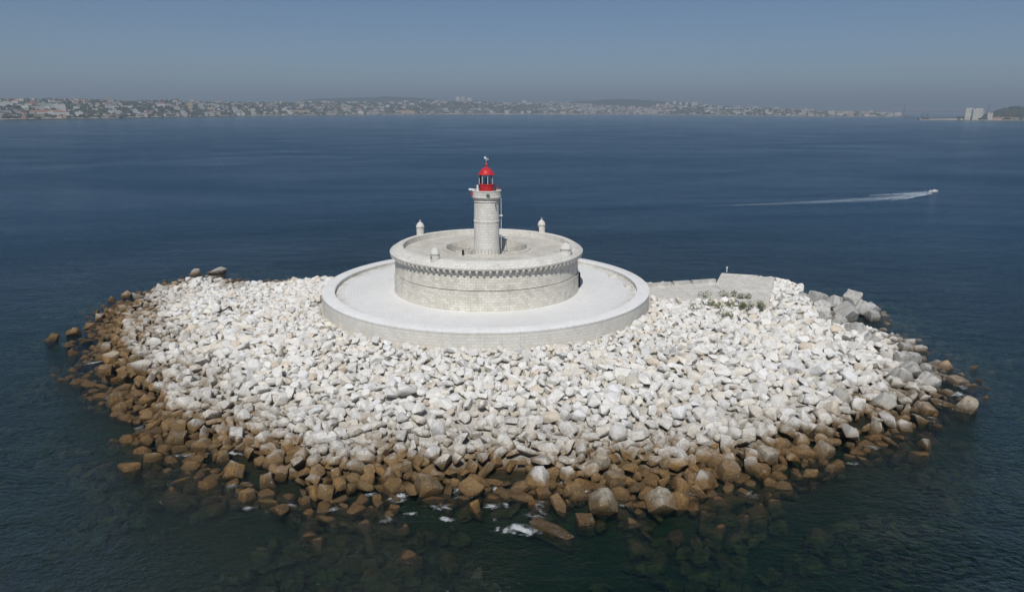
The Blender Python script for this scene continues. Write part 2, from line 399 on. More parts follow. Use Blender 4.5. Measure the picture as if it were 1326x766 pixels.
b = MB(); b.lathe([(31.02, ZW-.34), (31.06, ZW-.30), (31.06, ZW-.05), (30.98, ZW), (28.78, ZW+.02), (28.7, ZW-.05), (28.7, ZW-.30), (28.76, ZW-.34)], 192, uvr=31)
part(b, 'coping', M_coping, rw)

# ------------------------------------------------------------------ fort
fort = empty('fort', (0, 0, ZF)); tag(fort, 'round stone fort drum with corbelled parapet standing on the white circular platform', 'fort')
b = MB(); b.lathe([(17.82, ZF-.2), (17.72, ZF+.1), (17.66, 10.45)], 192); b.lathe([(17.52, 10.63), (17.40, 13.6), (17.40, 14.2)], 192)
b.lathe([(17.66, 10.45), (17.28, 10.47), (17.28, 10.60), (17.52, 10.63)], 192); part(b, 'wall', M_fort, fort)
# corbels
NCORB = 100
cm = MB()
prof = [(-.1, 0), (.22, 0.0), (.38, .16), (.42, .30), (.72, .36), (.84, .56), (.86, .86), (-.1, .86)]
def corbel_mesh():
    b = MB(); w = .19; n = len(prof)
    for s_ in (-w, w):
        for x, z in prof: b.v.append((x, s_, z))
    b.face(tuple(range(n)), None); b.face(tuple(reversed(range(n, 2*n))), None)
    for i in range(n):
        j = (i+1) % n; b.face((j, i, n+i, n+j), [(0, 0), (.3, 0), (.3, .3), (0, .3)])
    return b.mesh('corbel')
cme = corbel_mesh(); cme.materials.append(M_para)
for i in range(NCORB):
    a = 2*PI*(i+.5)/NCORB
    o = bpy.data.objects.new('corbel', cme); COL.objects.link(o); o.parent = fort
    o.matrix_parent_inverse = Matrix.Translation(-Vector(fort.location)); o.location = (17.42*math.cos(a), 17.42*math.sin(a), 13.32); o.rotation_euler = (0, 0, a)
# parapet: flared lip, sloped back up to the crest, down inside to the terrace
def wavy(r, z, a, amp): return r
b = MB(); b.lathe([(17.38, 14.16), (18.22, 14.18), (18.33, 14.28), (18.36, 14.52), (18.20, 14.72), (17.25, 15.30), (16.75, 15.52), (15.95, 15.50), (15.85, 15.42), (15.83, 14.40)], 192, uvr=17.5)
part(b, 'parapet', M_para, fort, .5)
b = MB(); b.lathe([(15.9, 14.46), (8.35, 14.56)], 160); part(b, 'terrace', M_terr, fort, 0)
b = MB(); b.lathe([(8.45, 14.5), (8.42, 14.78), (7.72, 14.82), (7.68, 14.74), (7.60, 13.0), (2.2, 13.0)], 96, uvr=8); part(b, 'court_wall', M_terr, fort)
M_dark = plain('opening_shade_and_black', (.03, .028, .025), .9)  # near-black: painted shade inside openings, own colour of hose and black fittings
M_white = plain('white_paint', (.78, .77, .74), .5); M_wood = plain('weathered_door', (.10, .085, .07), .7)
def sentry(deg, r, zb, hh, sc_, name_label, door):
    a = math.radians(deg); cx, cy = r*math.cos(a), r*math.sin(a)
    b = MB(); R0 = .78*sc_
    b.lathe([(R0*1.25, zb-.9), (R0*1.22, zb-.15), (R0*1.02, zb), (R0, zb+.08), (R0*.98, zb+hh-.18), (R0*1.12, zb+hh-.12), (R0*1.16, zb+hh), (R0*1.02, zb+hh+.05), (.001, zb+hh+.06)], 28, (cx, cy), uvr=R0)
    o = part(b, 'sentry_box', M_para, fort); o['label'] = name_label
    d = MB(); d.lathe([(R0*1.02, zb+hh+.06), (R0*.98, zb+hh+.28), (R0*.80, zb+hh+.58), (R0*.5, zb+hh+.82), (R0*.22, zb+hh+.94), (.09, zb+hh+1.0), (.07, zb+hh+1.1), (.14, zb+hh+1.18), (.13, zb+hh+1.28), (.03, zb+hh+1.38), (.02, zb+hh+1.55), (.001, zb+hh+1.56)], 28, (cx, cy), uvr=R0)
    dd = d.build('dome', M_para, o)
    # opening looks to the terrace
    for (da, w, z0, z1) in door:
        aa = a+PI+math.radians(da); ux, uy = math.cos(aa), math.sin(aa)
        k = MB(); rm = Matrix.Rotation(aa, 3, 'Z')
        k.box((cx+ux*(R0-.03), cy+uy*(R0-.03), zb+(z0+z1)/2), (.14, w, z1-z0), rm); k.build('doorway', M_dark, o)
    return o
sentry(143, 17.0, 15.1, 1.95, 1.0, 'domed sentry box at the back left of the parapet, with a narrow door', [(75, .42, -.2, 1.75)])
sentry(47.5, 17.0, 15.1, 1.95, .95, 'domed sentry box at the back right of the parapet, with a slot opening', [(-25, .40, -.1, 1.45)])
sentry(-121.5, 16.9, 14.9, 1.6, 1.05, 'squat domed sentry box with a spike, on the front left of the parapet', [(160, .2, .75, 1.15)])
sentry(-33, 16.9, 14.9, 1.35, 1.3, 'broad low sentry box on the front right of the parapet', [])
# small arched entrance hood on the right flank, seen edge-on
b = MB(); a = math.radians(-3); ux, uy = math.cos(a), math.sin(a)
b.box((17.7, -.9, 8.1), (.5, 1.5, 2.2)); b.tube((17.45, -.9, 9.2), (17.98, -.9, 9.2), .75, 20); part(b, 'doorway', M_dark, fort)
# terrace fittings
b = MB(); b.box((7.9*math.cos(1.15), 11.6, 14.95), (2.1, .9, .16)); b.box((7.9*math.cos(1.15)-.8, 11.6, 14.68), (.2, .7, .42)); b.box((7.9*math.cos(1.15)+.8, 11.6, 14.68), (.2, .7, .42))
o = b.build('stone_bench', M_white); tag(o, 'white slab bench on the fort terrace behind the lighthouse', 'bench')

# ------------------------------------------------------------------ lighthouse
lh = empty('lighthouse', (0, 0, 12.0)); tag(lh, 'pale stone lighthouse tower with bright red lantern rising from the fort terrace', 'lighthouse')
RT = 2.36
def m_redpaint():
    m = MT('red_lantern_paint'); p = m.pos(); f = m.noise(m.scale(p, (2.5, 2.5, .7)), 1.0, 6, .7); g = m.noise(p, 6, 5, .7)
    c = m.mix(m.mapr(f, .4, .65), (.50, .012, .02), (.56, .05, .05)); c = m.mix(m.mapr(g, .62, .72, 0, .6), c, (.20, .035, .02)); m.bsdf(c, .36, None, 0, .45); return m.m
M_red = m_redpaint()
M_metalw = plain('white_painted_metal', (.75, .76, .76), .4)
M_grey = plain('galvanised_metal', (.35, .36, .37), .45, .6)
def m_glass():
    m = MT('lantern_glass'); g = m.n('BsdfGlossy', Roughness=.03, Color=(1, 1, 1, 1)); t = m.n('BsdfTransparent', Color=(.86, .92, .93, 1)); x = m.n('MixShader')
    fr = m.n('Fresnel', IOR=1.5); m.put(x.inputs[0], fr.outputs[0]); m.t.links.new(t.outputs[0], x.inputs[1]); m.t.links.new(g.outputs[0], x.inputs[2]); m.t.links.new(x.outputs[0], m.out.inputs[0]); return m.m
M_glass = m_glass()
b = MB(); b.lathe([(RT+.16, 12.0), (RT+.14, 14.5), (RT+.06, 15.0), (RT+.04, 19.7)], 72); b.lathe([(RT+.02, 19.95), (RT-.04, 23.6), (RT-.04, 24.0)], 72); part(b, 'shaft', M_tower, lh)
b = MB(); b.lathe([(RT+.0, 19.68), (RT+.10, 19.72), (RT+.11, 19.93), (RT, 19.97)], 72); part(b, 'band', M_para, lh)
b = MB(); b.lathe([(RT-.06, 23.45), (RT+.10, 23.52), (RT+.08, 23.72), (RT-.03, 23.78)], 72); part(b, 'neck_moulding', M_para, lh)
b = MB(); b.lathe([(RT-.05, 23.98), (RT+.12, 24.02), (RT+.30, 24.24), (RT+.42, 24.34), (RT+.44, 24.55), (RT+.38, 24.60), (RT+.40, 25.42), (RT+.46, 25.46), (RT+.46, 25.60), (RT+.38, 25.64), (RT+.20, 25.64), (RT+.16, 25.55), (RT+.16, 24.66), (.5, 24.7)], 72, uvr=2.7); part(b, 'gallery', M_para, lh)
b = MB(); b.lathe([(1.47, 24.7), (1.47, 24.95), (1.40, 25.0), (1.40, 26.55), (1.47, 26.6), (1.47, 26.78), (1.36, 26.8), (.3, 26.8)], 48); part(b, 'lantern_base', M_red, lh)
b = MB(); b.lathe([(1.30, 26.8), (1.30, 28.45)], 16, smooth=False); part(b, 'glazing', M_glass, lh, 0)
for i in range(8):
    a = 2*PI*(i+.25)/8; b = MB(); b.tube((1.33*math.cos(a), 1.33*math.sin(a), 26.79), (1.33*math.cos(a), 1.33*math.sin(a), 28.46), .055, 8); part(b, 'mullion', M_metalw, lh)
b = MB(); b.lathe([(.30, 26.8), (.30, 26.95), (.08, 27.0), (.08, 27.2), (.2, 27.3), (.24, 27.55), (.2, 27.8), (.08, 27.88), (.001, 28.15)], 24); part(b, 'lens', plain('lens_glass', (.20, .26, .26), .15, spec=.6), lh)
b = MB(); b.lathe([(1.25, 28.42), (1.58, 28.44), (1.62, 28.52), (1.52, 28.62), (1.36, 28.78), (1.18, 29.08), (.93, 29.38), (.62, 29.62), (.32, 29.78), (.15, 29.90), (.13, 30.08), (.23, 30.18), (.25, 30.30), (.19, 30.42), (.08, 30.55), (.05, 30.8), (.001, 30.82)], 48); part(b, 'dome', M_red, lh)
b = MB(); b.tube((0, 0, 30.85), (0, 0, 31.75), .045, 6); b.tube((-.3, .05, 31.35), (.38, -.05, 31.35), .03, 6); b.box((-.22, .02, 31.55), (.30, .04, .34)); b.box((.34, 0, 31.28), (.16, .16, .2)); part(b, 'weather_vane', M_metalw, lh)
# gallery kit: white solar box, posts, red rail on the right
b = MB(); b.box((-2.75, -.9, 25.80), (1.1, .5, .30), Matrix.Rotation(.1, 3, 'Y')); part(b, 'equipment_box', M_metalw, lh)
b = MB(); b.box((-1.65, -1.0, 25.9), (.30, .28, 1.5)); part(b, 'cabinet', M_metalw, lh)
b = MB(); b.box((-2.72, -1.15, 25.05), (.30, .30, .55)); part(b, 'red_lamp', M_red, lh)
b = MB(); b.box((.28, -2.98, 24.98), (.62, .06, .46)); part(b, 'plaque', plain('bronze_plaque', (.10, .16, .12), .5), lh)
b = MB()
for i in range(7):
    a = math.radians(-60+i*22); b.tube((2.55*math.cos(a), 2.55*math.sin(a), 25.6), (2.55*math.cos(a), 2.55*math.sin(a), 26.35), .03, 6)
    if i < 6:
        a2 = math.radians(-60+(i+1)*22)
        for z in (25.95, 26.33): b.tube((2.55*math.cos(a), 2.55*math.sin(a), z), (2.55*math.cos(a2), 2.55*math.sin(a2), z), .025, 6)
part(b, 'gallery_rail', plain('dull_red_rail', (.30, .05, .05), .5), lh)
b = MB(); b.tube((2.78, -.75, 14.6), (2.74, -.75, 24.2), .05, 6); part(b, 'downpipe', M_metalw, lh)
b = MB(); b.box((2.62, -1.0, 20.9), (.55, .25, .14)); b.lathe([(.001, 20.75), (.2, 20.8), (.24, 21.0), (.001, 21.1)], 12, (2.85, -1.05)); part(b, 'wall_lamp', M_metalw, lh)
b = MB(); b.box((1.75, -1.95, 22.9), (.18, .1, .65)); 
part(b, 'slit_window', M_dark, lh)
# court railing around the sunk court, and steps in it
rl = empty('court_railing', (0, 0, 14.8)); tag(rl, 'thin grey metal railing round the sunk court at the foot of the lighthouse', 'railing')
b = MB(); n = 34
for i in range(n):
    a = math.radians(-165+150*i/(n-1)); x, y = 7.75*math.cos(a), 7.75*math.sin(a)
    q = MB(); q.tube((x, y, 14.8), (x, y, 15.75), .035, 6); part(q, 'post', M_grey, rl)
    if i < n-1:
        a2 = math.radians(-165+150*(i+1)/(n-1))
        for z in (15.3, 15.72): b.tube((x, y, z), (7.75*math.cos(a2), 7.75*math.sin(a2), z), .028, 6)
part(b, 'rail', M_grey, rl)
st = MB()
for k in range(9): st.box((-6.2+k*.12, 2.2-k*.42, 12.1+k*.27), (1.5, .42, .2+.0*k), Matrix.Rotation(.2, 3, 'Z'))
for k in range(9): st.box((-6.2+k*.12, 2.2-k*.42, 12.0+k*.135), (1.3, .40, .27*k+.05), Matrix.Rotation(.2, 3, 'Z'))
tag(st.build('staircase', M_para), 'worn stone steps climbing out of the sunk court left of the lighthouse', 'staircase')
b = MB(); b.box((-4.3, -7.3, 15.15), (.42, .35, .75)); b.box((-4.3, -7.3, 15.56), (.5, .42, .07)); tag(b.build('meter_box', M_dark), 'small black box on the rim of the sunk court, left of the tower', 'box')
rb = MB()
for i in range(26):
    a = R.uniform(2.2, 3.6); r = R.uniform(3.4, 6.6); s_ = R.uniform(.25, .75)
    rb.box((r*math.cos(a), r*math.sin(a), 12.0+s_*.4+R.uniform(0, 1.1)), (s_, s_*.8, s_*1.6), Euler((R.uniform(-.3, .3), R.uniform(-.3, .3), R.uniform(0, 3))).to_matrix())
tag(rb.build('rubble', M_terr), 'loose broken masonry heaped in the sunk court left of the tower', 'rubble', kind='stuff')
# blocks lying on the platform near its right rim
for (x, y, w, d, h, rz, lab) in [(25.9, 7.5, 1.9, .8, .5, .4, 'white stone block lying on the platform by the far right rim'), (27.2, -1.2, .9, 1.6, .45, .2, 'pale stone block with an iron bar by the right rim of the platform')]:
    b = MB(); b.box((0, 0, h/2), (w, d, h), top=(.93, .9)); b.tube((-w*.3, 0, h), (-w*.3+.5, .2, h+.45), .04, 6)
    o = b.build('stone_block', M_para); o.location = (x, y, ZF); o.rotation_euler = (0, 0, rz); tag(o, lab, 'block')

# ------------------------------------------------------------------ landing quay on the right
qz = 5.1; uz = 5.75
def U(l, z): return [unp(a, c, z) for a, c in l]
quay = U([(836, 386), (905, 386.5), (965, 386), (965, 360), (926, 365.5), (884, 366.8), (838, 368.5)], qz)
def ccw(p): 
    a = sum(p[i][0]*p[(i+1) % len(p)][1]-p[(i+1) % len(p)][0]*p[i][1] for i in range(len(p))); return p if a > 0 else p[::-1]
lq = empty('landing_quay', (quay[1][0], quay[1][1], 2.0)); tag(lq, 'pale concrete landing quay running right from the round wall', 'quay')
b = MB(); b.prism(ccw(quay), 1.0, qz); part(b, 'deck', M_slab, lq)
upper = U([(926, 365.8), (934.5, 353.2), (981, 356.2), (982, 357.8), (1003.5, 358.8), (997, 383.5), (958, 386.5)], uz)
b = MB(); pu = ccw(upper); zz = []
for p in pu:
    dmin = min(range(len(upper)), key=lambda i: math.dist(upper[i], p)); zz.append({0: qz+.1, 5: qz+.14, 6: qz+.1}.get(dmin, uz))
b.prism(pu, 1.0, zz); part(b, 'raised_slab', M_slab, lq)
for (a0, c0, a1, c1) in [(836, 367.3, 869, 365.0), (872, 364.5, 893, 363.2), (896, 363.0, 926, 361.0)]:
    p, q = unp(a0, c0, qz+.7), unp(a1, c1, qz+.7); L = math.dist(p, q); an = math.atan2(q[1]-p[1], q[0]-p[0])
    b = MB(); b.box(((p[0]+q[0])/2, (p[1]+q[1])/2, qz+.1), (L, .9, 1.2), Matrix.Rotation(an, 3, 'Z'))
    part(b, 'low_parapet', M_conc, lq)
x, y = unp(941, 352, uz); b = MB(); b.tube((x, y, uz), (x, y, uz+.9), .10, 8); b.lathe([(.001, uz+.85), (.2, uz+.9), (.2, uz+1.1), (.001, uz+1.2)], 10, (x, y))
tag(b.build('bollard', M_metalw), 'small white bollard on the far edge of the raised quay slab', 'bollard')
QP = np.array(ccw(quay)); UP = np.array(pu)
def inpoly(P, poly):
    ins = np.zeros(len(P), bool)
    for a, c in zip(poly, np.roll(poly, -1, 0)):
        k = ((a[1] > P[:, 1]) != (c[1] > P[:, 1]))
        with np.errstate(divide='ignore', invalid='ignore'): xx = (c[0]-a[0])*(P[:, 1]-a[1])/(c[1]-a[1])+a[0]
        ins ^= k & (P[:, 0] < xx)
    return ins

# ------------------------------------------------------------------ boulders
def ico(sub):
    bm = bmesh.new(); bmesh.ops.create_icosphere(bm, subdivisions=sub, radius=1)
    V = np.array([v.co[:] for v in bm.verts]); T = np.array([[v.index for v in f.verts] for f in bm.faces]); bm.free(); return V, T
ICO2, ICO3, ICO4 = ico(2+0), ico(3), ico(4)
def softrock(rs, V, npl, p, dims, rough=.008):
    N = rs.normal(size=(npl, 3)); N /= np.linalg.norm(N, axis=1)[:, None]
    N = np.vstack([N, [[0, 0, 1], [0, 0, -1]]]); h = rs.uniform(.68, 1.0, len(N)); h[-2:] = rs.uniform(.7, .9, 2)
    D = np.maximum(V @ N.T, 0)/h
    # guard: a loose sphere keeps it bounded
    r = (np.sum(D**p, 1)+(1/1.35)**p)**(-1/p)
    k = rs.uniform(1.5, 3.5, (5, 3)); ph = rs.uniform(0, 6, 5)
    w = sum(np.sin(V @ k[i]+ph[i]) for i in range(5))*.022
    k2 = rs.uniform(-9, 9, (8, 3)); w = w+sum(np.sin(V @ k2[i]+ph[i % 5]) for i in range(8))*rough
    return V*(r*(1+w))[:, None]*np.array(dims)
def hullrock(seed, dims, n, boxy, fine):
    rs = np.random.RandomState(seed); P = rs.normal(size=(n, 3)); P /= np.linalg.norm(P, axis=1)[:, None]
    P /= (np.sum(np.abs(P)**boxy, 1)**(1/boxy))[:, None]; P *= rs.uniform(.80, 1.06, (n, 1))
    bm = bmesh.new()
    for p in P*np.array(dims)*.95: bm.verts.new(p)
    res = bmesh.ops.convex_hull(bm, input=bm.verts[:])
    bmesh.ops.delete(bm, geom=[g for g in set(res['geom_interior']+res['geom_unused']) if isinstance(g, bmesh.types.BMVert)], context='VERTS')
    bmesh.ops.dissolve_limit(bm, angle_limit=.28, verts=bm.verts[:], edges=bm.edges[:])
    bmesh.ops.bevel(bm, geom=bm.edges[:], offset=.10, offset_type='OFFSET', segments=2 if fine else 1, profile=.6, affect='EDGES', clamp_overlap=True)
    bmesh.ops.triangulate(bm, faces=bm.faces[:])
    if fine:
        for _ in range(2):
            bmesh.ops.subdivide_edges(bm, edges=[e for e in bm.edges if e.calc_length() > .28], cuts=1); bmesh.ops.triangulate(bm, faces=bm.faces[:])
    bm.normal_update(); bm.verts.index_update()
    V = np.array([v.co[:] for v in bm.verts]); Nn = np.array([v.normal[:] for v in bm.verts]); T = np.array([[v.index for v in f.verts] for f in bm.faces]); bm.free()
    k = rs.uniform(-5, 5, (7, 3)); ph = rs.uniform(0, 6, 7); V = V+Nn*(sum(np.sin(V @ k[i]+ph[i]) for i in range(7))*(.012 if fine else .008))[:, None]
    return V, T
NV = 36; rs = np.random.RandomState(5); LO, HI = [], []
for i in range(NV):
    kind = i % 4      # 0 blocky 1 slab 2 long 3 rounded
    dims = np.array([(1, .9, .82), (1.08, .95, .56), (1.30, .74, .66), (1.0, .94, .84)][kind])*rs.uniform(.9, 1.1, 3)
    n = [14, 13, 14, 26][kind]; bx_ = [5, 4, 4, 2.4][kind]; sd = rs.randint(1e6)
    LO.append(hullrock(sd, dims, n, bx_, False)); HI.append(hullrock(sd, dims, n, bx_, True))
SHAPE = ['blocky', 'flat', 'long', 'rounded']
hi_me = [np_mesh('boulder', HI[i][0], HI[i][1], M_rock) for i in range(NV)]
for m_ in hi_me: m_.set_sharp_from_angle(angle=.45)
TINTS = [('white', (.86, .845, .80), .56), ('cream', (.84, .79, .70), .22), ('grey', (.74, .73, .70), .08), ('buff', (.74, .65, .53), .04), ('chalky', (.88, .875, .86), .10)]
def pick_tint():
    u = R.random()
    for k, t in enumerate(TINTS):
        u -= t[2]
        if u < 0: return k
    return 0
GR = (.46, .455, .43); GR2 = (.40, .39, .36); WH = (.68, .67, .64); BR = (.50, .42, .30); OR = (.45, .27, .12)
G1 = 'grey concrete cubes dumped on the right-hand point'
T45 = (.6, .55, .4); T3 = (.25, -.6, 1.0); T2 = (-.5, .3, .2)
blocks = [
 (1039, 388, 20, (0, .05, .1), 'flat pale cube nearest the quay end, leftmost of the concrete cubes', 1.9),
 (1041, 400, 19, (.1, -.05, .2), 'darker squat concrete cube directly below the leftmost pale cube', 1.2),
 (1058, 387, 23, (.1, .2, .3), 'upright concrete cube at the back of the pile, second from the left', 1.9),
 (1062, 402, 27, T3, 'large ribbed concrete cube tilted on edge in the front row of the pile', 1.6),
 (1080, 392, 20, T2, 'narrow concrete cube leaning in the middle of the pile', 1.8),
 (1097, 405, 28, T45, 'biggest concrete cube with a lifting hole, balanced on a corner', 1.9),
 (1103, 389, 26, (.2, -.35, .8), 'concrete cube with a dark slot in its top, highest on the point', 2.2),
 (1116, 398, 23, (.4, .2, 1.3), 'concrete cube on the seaward slope right of the slotted one', 1.2),
 (1128, 400, 19, (.3, .6, .5), 'small brownish concrete cube at the tip of the point', 1.0),
 (1130, 409, 17, (0, .08, .1), 'low flat cube lying in the water, rightmost of the pile', .5),
 (1085, 417, 22, (.1, .5, -.5), 'slanting slab-like cube at the foot of the concrete pile', 1.2),
 (1068, 411, 17, (.4, .2, .4), 'half-buried cube between white boulders and the concrete pile', 1.7),
 (1108, 429, 25, T2, 'grey cube half among white boulders, below the concrete pile', 1.5),
 (1126, 441, 23, (.5, .2, .9), 'tan cube with one bright face on the right shore', 1.1),
 (1167, 463, 16, (.1, .1, .1), 'upright left cube of the close pair on the right shore', 1.0),
 (1183, 464, 18, (.05, .1, .5), 'upright right cube of the close pair on the right shore', 1.0),
 (1180, 479, 23, T45, 'cube tipped on edge under the close pair on the right shore', .8),
 (1168, 489, 25, (.1, .4, .3), 'ribbed cube with flat top left of the waterside trio', .9),
 (1203, 495, 27, (.3, .5, .6), 'broad pale cube at the water edge on the right point', .6),
 (1199, 477, 14, (.4, .3, .2), 'small grey cube behind the broad pale one on the right point', .6),
 (1172, 451, 17, (.1, .1, .0), 'flat cube lying among waves above the close pair', .3),
]
singles = [
 # px py w kind tint label z rot
 (1097, 560, 40, 'sharp', GR, 'huge grey pyramid-shaped boulder at the lower right waterline', .9, None),
 (1136, 556, 30, 'sharp', GR2, 'grey boulder with wet base right of the huge pyramid boulder', .3, None),
 (1067, 584, 27, 'cube', BR, 'split brown cube lying below the huge pyramid boulder', .3, (.2, .4, .5)),
 (1028, 594, 30, 'sharp', BR, 'dark ochre wedge boulder on the lower right waterline', .4, None),
 (1076, 608, 18, 'prism', GR2, 'lone small grey pyramid rock poking out of the water', .0, (0, 0, .6)),
 (977, 604, 40, 'sharp', GR, 'smooth grey boulder beside the orange cube', .5, None),
 (943, 611, 31, 'cube', OR, 'orange weathered cube between the two grey boulders', .35, (.05, .1, .1)),
 (911, 622, 40, 'rock', GR, 'long grey boulder with a pointed top, left of the orange cube', .6, (.3, .5, .9)),
 (993, 589, 26, 'cube', BR, 'rusty cube wedged above the smooth grey boulder', 1.1, (.2, .1, .4)),
 (855, 650, 38, 'cube', BR, 'tilted brown cube with pale ridge standing in the water', .5, T45),
 (781, 651, 38, 'cube', BR, 'tilted brown cube with a round lifting hole at the front waterline', .6, (.5, .7, .2)),
 (795, 621, 30, 'cube', OR, 'flat brown cube behind the tilted cube with the hole', .4, (.05, .1, .3)),
 (757, 679, 30, 'cube', OR, 'low brown cube awash in front of the tilted cubes', -.5, (.05, .05, .1)),
 (715, 690, 60, 'bar', OR, 'long brown beam-like stone lying awash off the front shore', -.42, (.05, .05, -.62)),
 (702, 640, 24, 'cube', OR, 'brown cube with a straight front face in the surf', .0, (.1, .05, .2)),
 (747, 643, 26, 'cube', BR, 'square brown cube just left of the tilted cube with the hole', .0, (.1, .3, .3)),
 (862, 625, 24, 'sharp', BR, 'brown wedge boulder behind the ridge-topped cube', .6, None),
 (779, 596, 24, 'cube', BR, 'buff cube among white boulders above the front waterline', 1.6, (.1, .1, .6)),
 (620, 660, 40, 'sharp', OR, 'dark hollowed brown rock in the surf at the front', -.1, None),
 (610, 632, 42, 'rock', OR, 'dark wet brown boulder straight below the fort in the surf', .2, None),
 (553, 632, 38, 'cube', OR, 'dark brown block with black hollow at the front left waterline', .2, (.3, .3, .5)),
 (508, 633, 38, 'rock', OR, 'low dark brown boulder with foam at its foot', .0, None),
 (150, 518, 25, 'prism', BR, 'ochre pyramid rock standing alone off the left shore', .3, (.1, .1, .7)),
 (163, 531, 18, 'rock', GR2, 'low grey rock just right of the lone ochre pyramid', -.2, None),
 (230, 571, 28, 'cube', OR, 'square ochre cube awash on the lower left shore', .2, (.02, .05, .15)),
 (192, 572, 24, 'rock', OR, 'low reddish rock left of the square ochre cube', .0, None),
 (289, 592, 22, 'prism', OR, 'sharp ochre tent-shaped rock left of the lower left bay', .2, (.1, .1, .4)),
 (302, 612, 27, 'cube', BR, 'ochre cube tipped on a corner off the lower left shore', .2, T45),
 (320, 643, 26, 'prism', OR, 'outermost ochre pyramid rock off the lower left shore', .1, (.05, .1, .9)),
 (346, 624, 28, 'prism', BR, 'two-toned ochre pyramid rock inshore of the outermost one', .2, (.1, -.1, .3)),
 (365, 613, 20, 'cube', (.5, .22, .12), 'red-faced block beside the ochre pyramids', .4, (.1, .2, .1)),
 (395, 650, 20, 'prism', OR, 'small ochre tip of rock barely out of the water', -.1, (0, .1, .5)),
 (405, 622, 22, 'rock', WH, 'tall white-capped boulder standing at the front left waterline', .9, (1.3, .2, .4)),
 (421, 637, 26, 'cube', BR, 'ochre block just right of the white-capped boulder', .3, T2),
 (217, 540, 17, 'cube', OR, 'small bright orange cube on the left brown shelf', .5, (.1, .2, .6)),
 (137, 480, 18, 'cube', (.5, .32, .14), 'yellow-orange cube by foam on the left shore', .4, (.1, .1, .3)),
 (146, 465, 24, 'rock', BR, 'rust-patched boulder above the yellow-orange cube', .8, None),
 (138, 452, 20, 'rock', GR, 'rounded pale grey rock on the left tip', .6, None),
 (150, 490, 24, 'sharp', OR, 'dark ochre wedge right of the yellow-orange cube', .3, None),
 (174, 478, 26, 'rock', GR2, 'grey rounded boulder on the brown left shelf', .7, None),
 (97, 432, 20, 'rock', BR, 'outlying brown rock with white top off the left tip', .1, None),
 (69, 440, 20, 'rock', OR, 'farthest outlying low brown rock off the left tip', -.1, None),
 (95, 461, 20, 'rock', OR, 'drowned brown rock off the left tip', -.35, None),
 (91, 448, 14, 'rock', OR, 'small brown rock between the outlying rocks off the left tip', -.1, None),
 (281, 352, 30, 'sharp', GR, 'large grey-white rock on the back left spit', .2, None),
 (252, 355, 17, 'rock', GR2, 'smaller grey rock left of the large one on the back left spit', .1, None),
 (206, 376, 28, 'sharp', GR, 'big grey boulder on the left back shoreline', .5, None),
 (181, 387, 22, 'rock', GR2, 'dark-sided grey rock below the big back left boulder', .3, None),
 (141, 391, 18, 'rock', OR, 'flat brown rock awash off the back left shore', -.2, None),
 (163, 384, 20, 'rock', OR, 'brown rock in the shallows left of the big back boulder', -.1, None),
 (227, 371, 18, 'rock', OR, 'low brown rock right of the big back left boulder', .0, None),
 (1252, 528, 34, 'prism', BR, 'lone peaked brown rock farthest out to the right', .15, (.35, .2, .7)),
 (1197, 534, 28, 'cube', OR, 'tilted brown cube awash right of the shore', -.25, (.2, .3, .3)),
 (1222, 476, 26, 'rock', OR, 'low brown rocks awash beyond the small grey cube', -.1, None),
 (1238, 498, 24, 'cube', OR, 'flat brown cube with foam off the right tip', -.4, (.05, .1, .2)),
 (1211, 513, 18, 'rock', BR, 'brown rock just off the broad pale cube', -.1, None),
 (1145, 522, 34, 'rock', GR, 'wide grey-brown boulder on the right waterline', .8, (.1, .1, .2)),
 (1088, 513, 26, 'rock', GR2, 'shadowed brown-grey boulder in the right stained band', 1.5, None),
 (1172, 520, 20, 'rock', GR, 'grey rounded rock right of the wide waterline boulder', .5, None),
 (970, 645, 26, 'bar', OR, 'thin brown beam awash with foam on its end, right of centre', -.42, (.05, .0, -.4)),
 (1213, 552, 12, 'rock', OR, 'tiny brown rock awash off the right shore', -.2, None),
 (1023, 372, 26, 'bar', GR2, 'dark grey slab sloping into the sea right of the quay', 1.6, (.1, .15, -.25)),
]
sp = [(912, 386, 12, 'wide low'), (937, 384, 10, 'rounded'), (950, 386, 6, 'tiny'), (959, 385, 6, 'thin'), (968, 386, 7, 'small'), (945, 392, 9, 'leaning'), (931, 397, 9, 'patchy'), (901, 399, 14, 'sprawling'), (921, 393, 7, 'flat'), (970, 398, 10, 'dense dark'),
      (961, 397, 6, 'straggly'), (937, 407, 11, 'dark upright'), (945, 409, 7, 'yellowish'), (988, 388, 7, 'bluish'), (984, 395, 7, 'loose'), (963, 389, 5, 'spindly')]
cells = {}
CPZ = np.array([unp(a, c, 1.0) for a, c in ((1032, 386), (1050, 372), (1140, 380), (1145, 424), (1100, 424), (1062, 412))])
rocks = []   # x y z r
def near_ok(x, y, r, k):
    cx, cy = int(x//3), int(y//3)
    for a in (-1, 0, 1):
        for c in (-1, 0, 1):
            for (x2, y2, r2) in cells.get((cx+a, cy+c), ()):
                if (x-x2)**2+(y-y2)**2 < (k*(r+r2))**2: return False
    return True
for row in [(q[0], q[1], q[2], q[5]) for q in blocks]+[(q[0], q[1], q[2], q[6]) for q in singles]:
    x, y = unp(row[0], row[1], row[3]+.3); D = math.hypot(x, y-CAM_Y); q = row[2]/F*D/2*.62
    cells.setdefault((int(x//3), int(y//3)), []).append((x, y, q))
for px, py, w, kd in sp:
    x, y = unp(px, py, 4.8); cells.setdefault((int(x//3), int(y//3)), []).append((x, y, w/F*130*.42))
